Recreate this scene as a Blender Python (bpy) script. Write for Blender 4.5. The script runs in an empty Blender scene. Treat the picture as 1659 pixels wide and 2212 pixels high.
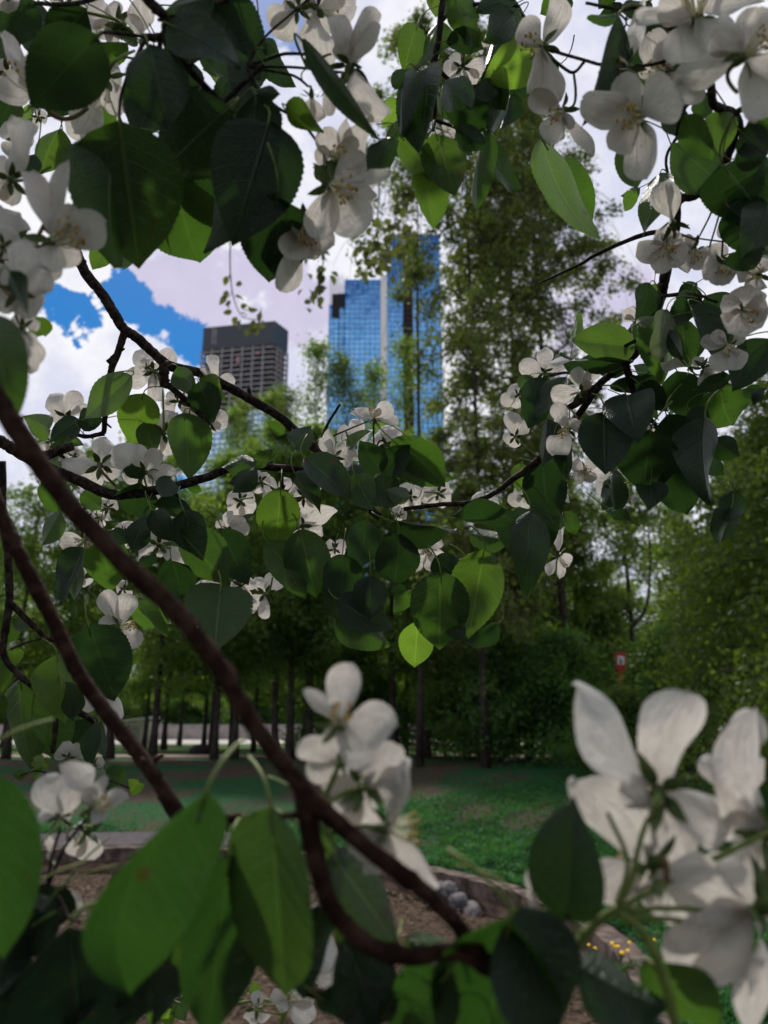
import bpy, math, random
import numpy as np
from mathutils import Vector

SC = bpy.context.scene
COL = SC.collection
rnd = random.Random(7)
R = math.radians

# ------------------------------------------------------------------ camera
F_PX = 1662.0          # focal length for a picture 1659 units wide
PITCH = R(15.9)
CAM = np.array([0.0, 0.0, 1.4])
AX = np.array([1.0, 0, 0])
AY = np.array([0.0, -math.sin(PITCH), math.cos(PITCH)])
AZ = np.array([0.0, math.cos(PITCH), math.sin(PITCH)])

def at(x, y, z):
    """point at depth z (m, along the lens axis) seen at x, y of the 1659 x 2212 picture"""
    return CAM + AX * ((x - 829.5) / F_PX * z) - AY * ((y - 1106.0) / F_PX * z) + AZ * z

def ray(x, y):
    d = AX * ((x - 829.5) / F_PX) - AY * ((y - 1106.0) / F_PX) + AZ
    return d / np.linalg.norm(d)

def on_height(x, y, h):
    d = ray(x, y)
    return CAM + d * ((h - CAM[2]) / d[2])

def ground_at(x, dist, h=0.0):
    """ground point in the direction of column x, dist metres ahead"""
    d = ray(x, 1580)
    t = dist / d[1]
    return np.array([d[0] * t, dist, h])

cam = bpy.data.cameras.new("camera")
co = bpy.data.objects.new("camera", cam)
COL.objects.link(co)
co.location = CAM
co.rotation_euler = (math.pi / 2 + PITCH, 0, 0)
cam.sensor_fit = 'VERTICAL'
cam.sensor_height = 36.0
cam.sensor_width = 27.0
cam.lens = F_PX / 2212.0 * 36.0
cam.clip_start = 0.02
cam.clip_end = 4000
cam.dof.use_dof = True
cam.dof.focus_distance = 0.78
cam.dof.aperture_fstop = 7.6
SC.camera = co

# ------------------------------------------------------------------ objects
def tag(o, label=None, cat=None, group=None, kind=None):
    if label: o['label'] = label
    if cat: o['category'] = cat
    if group: o['group'] = group
    if kind: o['kind'] = kind
    return o

def empty(name, loc=(0, 0, 0), parent=None, rz=0):
    o = bpy.data.objects.new(name, None)
    COL.objects.link(o)
    o.location = loc
    o.rotation_euler = (0, 0, rz)
    o.empty_display_size = 0.05
    if parent: o.parent = parent
    return o

class MB:
    """collects vertices and faces; build() links one mesh object"""
    def __init__(s):
        s.v, s.f, s.m, s.uv = [], [], [], []
        s.n = 0
        s.has_uv = False
    def add(s, v, f, mi=0, uv=None):
        v = np.asarray(v, float).reshape(-1, 3)
        s.v.append(v)
        for q in f:
            s.f.append(tuple(int(i) + s.n for i in q))
            s.m.append(mi)
        if uv is None: uv = np.full((len(v), 2), 0.5)
        else: s.has_uv = True
        s.uv.append(np.asarray(uv, float))
        s.n += len(v)
    def build(s, name, mats, parent=None, origin=(0, 0, 0), loc=None, smooth=True):
        me = bpy.data.meshes.new(name)
        v = np.concatenate(s.v) - np.asarray(origin, float)
        me.from_pydata(v.tolist(), [], s.f)
        if not isinstance(mats, (list, tuple)): mats = [mats]
        for m in mats: me.materials.append(m)
        if len(mats) > 1: me.polygons.foreach_set('material_index', s.m)
        if smooth: me.polygons.foreach_set('use_smooth', [True] * len(s.f))
        if s.has_uv:
            uvs = np.concatenate(s.uv)
            lay = me.uv_layers.new(name='UVMap')
            li = np.empty(len(me.loops), dtype=np.int32)
            me.loops.foreach_get('vertex_index', li)
            lay.data.foreach_set('uv', uvs[li].astype(np.float32).ravel())
        me.update()
        o = bpy.data.objects.new(name, me)
        COL.objects.link(o)
        if parent: o.parent = parent
        if loc is not None: o.location = loc
        return o

def tube(mb, pts, rad, sides=8, mi=0, cap=True, bump=0.0, seed=0):
    pts = np.asarray(pts, float)
    n = len(pts)
    rad = np.broadcast_to(np.asarray(rad, float), (n,))
    rg = np.random.RandomState(seed)
    d = np.gradient(pts, axis=0)
    d /= np.linalg.norm(d, axis=1)[:, None] + 1e-12
    ref = np.array([0.3, 0.2, 0.93])
    if abs(d[0] @ ref) > 0.95: ref = np.array([1.0, 0, 0])
    u = np.cross(d[0], ref); u /= np.linalg.norm(u)
    V = []
    for i in range(n):
        u = u - d[i] * (u @ d[i]); u /= np.linalg.norm(u) + 1e-12
        w = np.cross(d[i], u)
        a = np.arange(sides) * 2 * math.pi / sides
        rr = rad[i] * (1 + bump * rg.uniform(-1, 1, sides)) if bump else rad[i] * np.ones(sides)
        V.append(pts[i] + np.outer(np.cos(a) * rr, u) + np.outer(np.sin(a) * rr, w))
    F = []
    for i in range(n - 1):
        for k in range(sides):
            a, b = i * sides + k, i * sides + (k + 1) % sides
            F.append((a, b, b + sides, a + sides))
    if cap:
        F.append(tuple(range(sides))[::-1])
        F.append(tuple((n - 1) * sides + k for k in range(sides)))
    mb.add(np.concatenate(V), F, mi)

def smooth_path(pts, per=6):
    pts = np.asarray(pts, float)
    if len(pts) < 3:
        t = np.linspace(0, 1, per + 1)[:, None]
        return pts[0] * (1 - t) + pts[-1] * t
    P = np.vstack([2 * pts[0] - pts[1], pts, 2 * pts[-1] - pts[-2]])
    out = []
    for i in range(1, len(P) - 2):
        for t in np.linspace(0, 1, per, endpoint=False):
            a, b, c, d = P[i - 1], P[i], P[i + 1], P[i + 2]
            out.append(0.5 * ((2 * b) + (c - a) * t + (2 * a - 5 * b + 4 * c - d) * t * t + (3 * b - a - 3 * c + d) * t ** 3))
    out.append(pts[-1])
    return np.array(out)

def box(mb, lo, hi, mi=0):
    x0, y0, z0 = lo; x1, y1, z1 = hi
    v = [(x0, y0, z0), (x1, y0, z0), (x1, y1, z0), (x0, y1, z0), (x0, y0, z1), (x1, y0, z1), (x1, y1, z1), (x0, y1, z1)]
    f = [(0, 3, 2, 1), (4, 5, 6, 7), (0, 1, 5, 4), (1, 2, 6, 5), (2, 3, 7, 6), (3, 0, 4, 7)]
    mb.add(v, f, mi)

def blob(mb, c, r, mi=0, seg=8, ring=6, noise=0.0, seed=0):
    rg = np.random.RandomState(seed)
    V = [np.array([0, 0, 1.0])]
    for i in range(1, ring):
        th = math.pi * i / ring
        for k in range(seg):
            ph = 2 * math.pi * k / seg
            V.append(np.array([math.sin(th) * math.cos(ph), math.sin(th) * math.sin(ph), math.cos(th)]))
    V.append(np.array([0, 0, -1.0]))
    V = np.array(V)
    if noise: V *= (1 + noise * rg.uniform(-1, 1, len(V)))[:, None]
    F = [(0, 1 + k, 1 + (k + 1) % seg) for k in range(seg)]
    for i in range(ring - 2):
        for k in range(seg):
            a, b = 1 + i * seg + k, 1 + i * seg + (k + 1) % seg
            F.append((a, a + seg, b + seg, b))
    e = len(V) - 1; o = 1 + (ring - 2) * seg
    F += [(e, o + (k + 1) % seg, o + k) for k in range(seg)]
    mb.add(np.asarray(c) + V * np.asarray(r, float), F, mi)

# ------------------------------------------------------------------ materials
def mat(name):
    m = bpy.data.materials.new(name)
    m.use_nodes = True
    nt = m.node_tree
    nt.nodes.clear()
    out = nt.nodes.new('ShaderNodeOutputMaterial')
    return m, nt, out

class NT:
    def __init__(s, nt): s.nt = nt
    def n(s, t, **kw):
        nd = s.nt.nodes.new(t)
        for k, v in kw.items():
            if k.startswith('i_'):
                nd.inputs[k[2:].replace('_', ' ')].default_value = v
            else: setattr(nd, k, v)
        return nd
    def link(s, a, b): s.nt.links.new(a, b)
    def put(s, sock, v):
        if isinstance(v, bpy.types.NodeSocket): s.link(v, sock)
        else: sock.default_value = v
    def math(s, op, a, b=None, c=None, clamp=False):
        nd = s.nt.nodes.new('ShaderNodeMath'); nd.operation = op; nd.use_clamp = clamp
        for i, v in enumerate((a, b, c)):
            if v is not None: s.put(nd.inputs[i], v)
        return nd.outputs[0]
    def mix(s, f, a, b):
        nd = s.nt.nodes.new('ShaderNodeMix'); nd.data_type = 'RGBA'
        s.put(nd.inputs[0], f); s.put(nd.inputs[6], a); s.put(nd.inputs[7], b)
        return nd.outputs[2]
    def ramp(s, f, lo, hi, a=0.0, b=1.0):
        nd = s.nt.nodes.new('ShaderNodeMapRange'); nd.interpolation_type = 'SMOOTHSTEP'
        s.put(nd.inputs[0], f); nd.inputs[1].default_value = lo; nd.inputs[2].default_value = hi
        nd.inputs[3].default_value = a; nd.inputs[4].default_value = b
        return nd.outputs[0]
    def noise(s, vec, scale, detail=3.0, rough=0.5):
        nd = s.nt.nodes.new('ShaderNodeTexNoise')
        if vec is not None: s.link(vec, nd.inputs['Vector'])
        nd.inputs['Scale'].default_value = scale; nd.inputs['Detail'].default_value = detail
        nd.inputs['Roughness'].default_value = rough
        return nd.outputs[0]
    def bump(s, h, strength=0.3, dist=0.001):
        nd = s.nt.nodes.new('ShaderNodeBump')
        nd.inputs['Strength'].default_value = strength; nd.inputs['Distance'].default_value = dist
        s.link(h, nd.inputs['Height'])
        return nd.outputs[0]

def c4(c): return (c[0], c[1], c[2], 1.0)

def leaf_mat(name, base, trans, vein, tf=0.4, rough=0.42, spec=0.5):
    m, nt, out = mat(name); g = NT(nt)
    uv = g.n('ShaderNodeUVMap').outputs[0]
    sep = g.n('ShaderNodeSeparateXYZ'); g.link(uv, sep.inputs[0])
    u, v = sep.outputs[0], sep.outputs[1]
    av = g.math('ABSOLUTE', g.math('MULTIPLY_ADD', v, 2.0, -1.0))
    mid = g.ramp(av, 0.025, 0.075, 1.0, 0.0)
    w = g.math('SUBTRACT', g.math('MULTIPLY', u, 8.0), g.math('MULTIPLY', g.math('POWER', av, 1.3), 1.7))
    tri = g.math('PINGPONG', w, 0.5)
    lat = g.ramp(tri, 0.01, 0.07, 0.42, 0.0)
    veins = g.math('MAXIMUM', mid, lat)
    oi = g.n('ShaderNodeObjectInfo').outputs['Random']
    tc = g.n('ShaderNodeTexCoord').outputs['Object']
    mott = g.noise(tc, 55.0, 3.0)
    fine = g.n('ShaderNodeTexVoronoi'); fine.feature = 'DISTANCE_TO_EDGE'
    fine.inputs['Scale'].default_value = 430.0; g.link(tc, fine.inputs['Vector'])
    net = g.ramp(fine.outputs[0], 0.0, 0.12, 0.25, 0.0)
    vv = g.math('MAXIMUM', veins, net)
    val = g.math('MULTIPLY_ADD', oi, 0.5, 0.75)
    val2 = g.math('MULTIPLY', val, g.math('MULTIPLY_ADD', mott, 0.6, 0.7))
    hs = g.n('ShaderNodeHueSaturation'); hs.inputs['Color'].default_value = c4(base); g.link(val2, hs.inputs['Value'])
    g.link(g.math('MULTIPLY_ADD', oi, -0.03, 0.515), hs.inputs['Hue'])
    colr = g.mix(g.math('MULTIPLY', vv, 0.8), hs.outputs[0], c4(vein))
    ht = g.n('ShaderNodeHueSaturation'); ht.inputs['Color'].default_value = c4(trans); g.link(val2, ht.inputs['Value'])
    tcol = g.mix(g.math('MULTIPLY', vv, 0.5), ht.outputs[0], c4([trans[0] * 1.5, trans[1] * 1.35, trans[2] * 2.0]))
    h = g.math('SUBTRACT', g.math('MULTIPLY', mott, 0.5), g.math('MULTIPLY', vv, 0.8))
    spot = g.math('MULTIPLY', g.ramp(g.noise(tc, 48.0, 2.0), 0.70, 0.76), 0.6)
    colr = g.mix(spot, colr, (0.06, 0.035, 0.012, 1)); tcol = g.mix(spot, tcol, (0.06, 0.03, 0.008, 1))
    bp = g.bump(h, 0.8, 0.0016)
    pr = g.n('ShaderNodeBsdfPrincipled')
    g.link(colr, pr.inputs['Base Color']); pr.inputs['Roughness'].default_value = rough
    pr.inputs['Specular IOR Level'].default_value = spec
    g.link(bp, pr.inputs['Normal'])
    tr = g.n('ShaderNodeBsdfTranslucent'); g.link(tcol, tr.inputs[0])
    mx = g.n('ShaderNodeMixShader'); mx.inputs[0].default_value = tf
    g.link(pr.outputs[0], mx.inputs[1]); g.link(tr.outputs[0], mx.inputs[2])
    g.link(mx.outputs[0], out.inputs[0])
    return m

def petal_mat(name, col, tcol, tf=0.42):
    m, nt, out = mat(name); g = NT(nt)
    uv = g.n('ShaderNodeUVMap').outputs[0]
    sep = g.n('ShaderNodeSeparateXYZ'); g.link(uv, sep.inputs[0])
    u, v = sep.outputs[0], sep.outputs[1]
    cb = g.n('ShaderNodeCombineXYZ')
    g.link(g.math('MULTIPLY', u, 2.0), cb.inputs[0])
    oi = g.n('ShaderNodeObjectInfo').outputs['Random']
    fan = g.math('MULTIPLY', g.math('SUBTRACT', v, 0.5), 26.0)
    g.link(fan, cb.inputs[1]); g.link(g.math('MULTIPLY', oi, 40.0), cb.inputs[2])
    streak = g.noise(cb.outputs[0], 1.0, 3.0, 0.6)
    tc = g.n('ShaderNodeTexCoord').outputs['Object']
    blot = g.noise(tc, 90.0, 3.0)
    base = g.mix(g.ramp(u, 0.0, 0.22, 0.5, 0.0), c4(col), (0.62, 0.66, 0.36, 1))
    pink = g.math('MULTIPLY', g.ramp(oi, 0.55, 1.0, 0.0, 0.35), g.ramp(blot, 0.45, 0.7))
    base = g.mix(pink, base, (0.82, 0.62, 0.62, 1))
    sh = g.n('ShaderNodeHueSaturation'); g.link(base, sh.inputs['Color'])
    g.link(g.math('MULTIPLY_ADD', g.ramp(streak, 0.3, 0.7), 0.22, 0.84), sh.inputs['Value'])
    bp = g.bump(g.math('ADD', streak, g.math('MULTIPLY', blot, 1.6)), 0.9, 0.0035)
    df = g.n('ShaderNodeBsdfPrincipled'); g.link(sh.outputs[0], df.inputs['Base Color'])
    df.inputs['Roughness'].default_value = 0.65; df.inputs['Specular IOR Level'].default_value = 0.25
    g.link(bp, df.inputs['Normal'])
    tr = g.n('ShaderNodeBsdfTranslucent')
    g.link(g.mix(g.ramp(streak, 0.35, 0.7, 0.0, 0.75), c4(tcol), (0.42, 0.35, 0.30, 1)), tr.inputs[0])
    g.link(bp, tr.inputs['Normal'])
    mx = g.n('ShaderNodeMixShader'); mx.inputs[0].default_value = tf
    g.link(df.outputs[0], mx.inputs[1]); g.link(tr.outputs[0], mx.inputs[2])
    g.link(mx.outputs[0], out.inputs[0])
    return m

def rough_mat(name, a, b, scale=20.0, rough=0.85, bump=0.4, dist=0.01, spec=0.3, stretch=None, detail=6.0, lo=0.35, hi=0.65):
    m, nt, out = mat(name); g = NT(nt)
    tc = g.n('ShaderNodeTexCoord').outputs['Object']
    if stretch:
        mp = g.n('ShaderNodeMapping'); mp.inputs['Scale'].default_value = stretch
        g.link(tc, mp.inputs[0]); tc = mp.outputs[0]
    nz = g.noise(tc, scale, detail, 0.6)
    pr = g.n('ShaderNodeBsdfPrincipled')
    g.link(g.mix(g.ramp(nz, lo, hi), c4(a), c4(b)), pr.inputs['Base Color'])
    pr.inputs['Roughness'].default_value = rough; pr.inputs['Specular IOR Level'].default_value = spec
    if bump:
        g.link(g.bump(nz, bump, dist), pr.inputs['Normal'])
    g.link(pr.outputs[0], out.inputs[0])
    return m

def far_leaf_mat(name, a, b, trans, tf=0.45, spec=0.3):
    """small tree leaves, varied per leaf through the UV map"""
    m, nt, out = mat(name); g = NT(nt)
    uv = g.n('ShaderNodeUVMap').outputs[0]
    sep = g.n('ShaderNodeSeparateXYZ'); g.link(uv, sep.inputs[0])
    r = sep.outputs[0]
    tc = g.n('ShaderNodeTexCoord').outputs['Object']
    big = g.ramp(g.noise(tc, 0.55, 2.0), 0.35, 0.65)
    f = g.math('MULTIPLY_ADD', big, 0.6, g.math('MULTIPLY', r, 0.4))
    df = g.n('ShaderNodeBsdfPrincipled'); df.inputs['Roughness'].default_value = 0.55
    df.inputs['Specular IOR Level'].default_value = spec
    g.link(g.mix(f, c4(a), c4(b)), df.inputs['Base Color'])
    tr = g.n('ShaderNodeBsdfTranslucent')
    g.link(g.mix(f, c4([x * 0.6 for x in trans]), c4(trans)), tr.inputs[0])
    mx = g.n('ShaderNodeMixShader'); mx.inputs[0].default_value = tf
    g.link(df.outputs[0], mx.inputs[1]); g.link(tr.outputs[0], mx.inputs[2])
    g.link(mx.outputs[0], out.inputs[0])
    return m

def plain(name, col, rough=0.6, metal=0.0, spec=0.4, var=0.12, scale=8.0):
    m, nt, out = mat(name); g = NT(nt)
    tc = g.n('ShaderNodeTexCoord').outputs['Object']
    nz = g.noise(tc, scale, 4.0)
    hs = g.n('ShaderNodeHueSaturation'); hs.inputs['Color'].default_value = c4(col)
    g.link(g.math('MULTIPLY_ADD', nz, 2 * var, 1 - var), hs.inputs['Value'])
    pr = g.n('ShaderNodeBsdfPrincipled'); g.link(hs.outputs[0], pr.inputs['Base Color'])
    pr.inputs['Roughness'].default_value = rough; pr.inputs['Metallic'].default_value = metal
    pr.inputs['Specular IOR Level'].default_value = spec
    g.link(pr.outputs[0], out.inputs[0])
    return m

M = {}
M['leaf_g'] = leaf_mat('apple leaf green', (0.027, 0.064, 0.017), (0.062, 0.14, 0.012), (0.085, 0.13, 0.05))
M['leaf_d'] = leaf_mat('apple leaf shaded dark', (0.013, 0.032, 0.015), (0.026, 0.068, 0.009), (0.034, 0.058, 0.032), tf=0.28, rough=0.42, spec=0.38)  # dark copy of the green leaf: shade is put into its colour
M['leaf_y'] = leaf_mat('apple leaf backlit', (0.040, 0.086, 0.016), (0.10, 0.195, 0.016), (0.10, 0.16, 0.05), tf=0.45)  # lighter copy: light through the leaf is put into its colour
M['leaf_Y'] = leaf_mat('apple leaf backlit bright', (0.075, 0.14, 0.022), (0.17, 0.31, 0.025), (0.17, 0.26, 0.07), tf=0.5)  # lightest copy, backlight put into the colour more strongly
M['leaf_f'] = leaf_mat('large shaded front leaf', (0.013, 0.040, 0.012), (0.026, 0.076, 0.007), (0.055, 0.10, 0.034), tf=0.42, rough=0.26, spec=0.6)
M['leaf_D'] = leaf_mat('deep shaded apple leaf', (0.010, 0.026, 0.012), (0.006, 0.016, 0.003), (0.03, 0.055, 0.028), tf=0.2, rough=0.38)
M['leaf_p'] = leaf_mat('apple leaf downy underside', (0.20, 0.24, 0.17), (0.16, 0.22, 0.08), (0.26, 0.3, 0.2), tf=0.3, rough=0.6)
M['petal'] = petal_mat('apple petal', (0.88, 0.86, 0.83), (0.86, 0.81, 0.75))
M['stem'] = rough_mat('green stem', (0.10, 0.14, 0.03), (0.16, 0.2, 0.05), 120, 0.6, 0.1, 0.001)
M['redstem'] = rough_mat('reddish stem', (0.16, 0.06, 0.04), (0.13, 0.12, 0.04), 120, 0.6, 0.1, 0.001)
M['calyx'] = rough_mat('green calyx', (0.05, 0.08, 0.02), (0.09, 0.13, 0.04), 200, 0.6, 0.1, 0.001)
M['filament'] = plain('pale filament', (0.72, 0.7, 0.5), 0.6)
M['anther'] = plain('ochre anther', (0.42, 0.26, 0.08), 0.8)
M['bark'] = rough_mat('apple bark', (0.014, 0.009, 0.008), (0.060, 0.042, 0.036), 190, 0.85, 0.9, 0.003, 0.15, lo=0.42, hi=0.66)
M['bark2'] = rough_mat('young reddish bark', (0.016, 0.0075, 0.0055), (0.050, 0.026, 0.019), 110, 0.9, 0.9, 0.003, 0.1, lo=0.42, hi=0.66)
# ------------------------------------------------------------------ the apple boughs
LEAF_H = np.array([[0, .04], [.03, .30], [.08, .58], [.16, .82], [.27, .97], [.38, 1.0], [.5, .97], [.62, .86], [.73, .69], [.82, .49], [.89, .30], [.94, .15], [.975, .06], [1, 0]])
PETAL_H = np.array([[0, .10], [.08, .15], [.17, .36], [.28, .62], [.4, .83], [.52, .96], [.64, 1.0], [.75, .96], [.85, .82], [.92, .66], [.965, .47], [.99, .24], [1, .12]])

OBO_H = np.array([[0, .04], [.04, .40], [.10, .72], [.18, .93], [.28, 1.0], [.4, .97], [.55, .84], [.7, .62], [.82, .40], [.91, .2], [.97, .07], [1, 0]])
class Bough: pass
BOUGHS = {}
cur = None
OX = OY = 0.0

def crop(cx, cy):
    global OX, OY
    OX, OY = 553.0 * cx, (0, 553.0, 1106.0, 1659.0)[cy]

def bough(key, z=None, label=None, bark='bark'):
    global cur
    if key not in BOUGHS:
        b = Bough(); b.key = key; b.z = z / 100.0; b.label = label; b.bark = bark
        b.br, b.lf, b.fl = [], [], []
        BOUGHS[key] = b
    cur = BOUGHS[key]

def P(x, y): return (OX + x / 3.0, OY + y / 3.0)

def B(pts, w0, w1, z0=None, z1=None, knobs=True):
    """a branch: crop pixels, width in crop pixels at both ends, depth in cm"""
    z0 = cur.z if z0 is None else z0 / 100.0
    z1 = z0 if z1 is None else z1 / 100.0
    n = len(pts); wf = 0.8 if cur.key in 'AB' else 0.92
    q = [at(*P(x, y), z0 + (z1 - z0) * i / max(1, n - 1)) for i, (x, y) in enumerate(pts)]
    cur.br.append((np.array(q), w0 * wf / 3.0 / 2 / F_PX * z0, w1 * wf / 3.0 / 2 / F_PX * z1, knobs))

def L(bx, by, tx, ty, w, k='g', z=None, s=None, f=None, bd=None):
    cur.lf.append((P(bx, by), P(tx, ty), w / 3.0, k, cur.z if z is None else z / 100.0, s, f, bd))

def Fl(cx, cy, face, petals, z=None, st=None, stalk=None, ns=None):
    cur.fl.append((P(cx, cy), face, [(P(a, b), w / 3.0) for a, b, w in petals], cur.z if z is None else z / 100.0, st, P(*stalk) if stalk else None, ns))

def Fa(cx, cy, r, face, az=0.0, tilt=35, z=None, stalk=None, rot=0.0):
    """a whole open flower: radius in crop pixels, its axis leaning tilt degrees towards picture angle az"""
    ps = []
    t = R(tilt)
    for k in range(5):
        a = R(rot + 72 * k + rnd.uniform(-7, 7))
        x, y = math.cos(a) * math.cos(t), math.sin(a)
        ca, sa = math.cos(R(az)), math.sin(R(az))
        dx, dy = x * ca - y * sa, x * sa + y * ca
        rr = r * rnd.uniform(0.9, 1.08)
        ps.append((cx + dx * rr, cy + dy * rr, r * 0.72 * (0.65 + 0.35 * math.cos(t) + 0.2 * abs(math.cos(a)))))
    Fl(cx, cy, face, ps, z, (math.cos(R(az)) * math.sin(t), math.sin(R(az)) * math.sin(t)), stalk)

def unit(v): return v / (np.linalg.norm(v) + 1e-12)

def solve(b, t, w, z, ratio, sign, maxf=1.45):
    """3-D base, tip, across vector, normal, length, width that give this outline from the photograph"""
    la = math.hypot(t[0] - b[0], t[1] - b[1]) / F_PX * z
    wm = w / F_PX * z
    L_, W_, roll = la, la * ratio, 0.0
    if wm > la * ratio:
        L_ = min(wm / ratio, la * maxf); W_ = wm
    else:
        roll = math.acos(max(0.42, wm / W_)) if W_ > 0 else 0.0
        W_ = wm / max(0.42, wm / W_) if W_ > 0 else wm
    dz = math.sqrt(max(0.0, L_ * L_ - la * la)) * sign
    Pb, Pt = at(b[0], b[1], z), at(t[0], t[1], z + dz)
    U = Pt - Pb; Ln = np.linalg.norm(U); U = U / Ln
    vd = unit((Pb + Pt) / 2 - CAM)
    V = unit(np.cross(U, vd)); N = np.cross(V, U)
    if N @ vd > 0: N = -N
    return Pb, Pt, U, V, N, Ln, W_, roll

def blade(mb, Pb, U, V, N, Ln, W, roll, H, rg, fold=0.0, curl=0.0, cup=0.0, wave=0.0, teeth=0.0, twist=0.0, rows=24, cols=9, notch=0.0, mi=0, bend=0.0):
    s = np.linspace(0, 1, rows)
    h = np.interp(s, H[:, 0], H[:, 1]) * W / 2
    v = np.linspace(-1, 1, cols)
    cr, sr = math.cos(roll), math.sin(roll)
    V2, N2 = V * cr + N * sr, N * cr - V * sr
    ph1, ph2 = rg.uniform(0, 6.28, 2)
    Vt = np.empty((rows, cols, 3))
    for i in range(rows):
        a = twist * (s[i] - 0.3)
        va, na = V2 * math.cos(a) + N2 * math.sin(a), N2 * math.cos(a) - V2 * math.sin(a)
        hh = h[i] * np.ones(cols)
        if teeth and 1 < i < rows - 2:
            k = 1 + (teeth if i % 2 else -teeth * 0.6)
            hh[0] *= k; hh[-1] *= k
        off = fold * np.abs(v) * hh + cup * v * v * hh
        off = off + wave * W * np.sin(ph1 + s[i] * 9.0 + v * 1.3) * np.abs(v) ** 1.5 * 0.5
        off = off + wave * 0.6 * W * math.sin(ph2 + s[i] * 6.0) * v
        c = Pb + U * (Ln * s[i]) + N * (curl * Ln * 4 * s[i] * (1 - s[i])) + V * (bend * Ln * 4 * s[i] * (1 - s[i]))
        al = np.zeros(cols)
        if notch: al = -notch * Ln * np.exp(-(v / 0.35) ** 2) * max(0.0, (s[i] - 0.8) / 0.2)
        Vt[i] = c + np.outer(v * hh, va) + np.outer(off, na) + np.outer(al, U)
    F = [(i * cols + k, i * cols + k + 1, (i + 1) * cols + k + 1, (i + 1) * cols + k) for i in range(rows - 1) for k in range(cols - 1)]
    uu, vv = np.meshgrid(s, (v + 1) / 2, indexing='ij')
    mb.add(Vt.reshape(-1, 3), F, mi, np.stack([uu.ravel(), vv.ravel()], 1))

def nearest(b, p):
    best = None
    for q, w0, w1, kn in b.paths:
        d = np.linalg.norm(q - p, axis=1)
        i = int(d.argmin())
        if best is None or d[i] < best[0]: best = (d[i], q[i], i)
    return best if best else (9, p, 0)

def hang(p0, p1, out, sag, n=7):
    """curve from p0 to p1 leaving p0 along out"""
    t = np.linspace(0, 1, n)[:, None]
    m = p0 + out
    return (1 - t) ** 2 * p0 + 2 * t * (1 - t) * m + t * t * p1 + np.array([0, 0, -sag]) * 4 * t * (1 - t)

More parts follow.
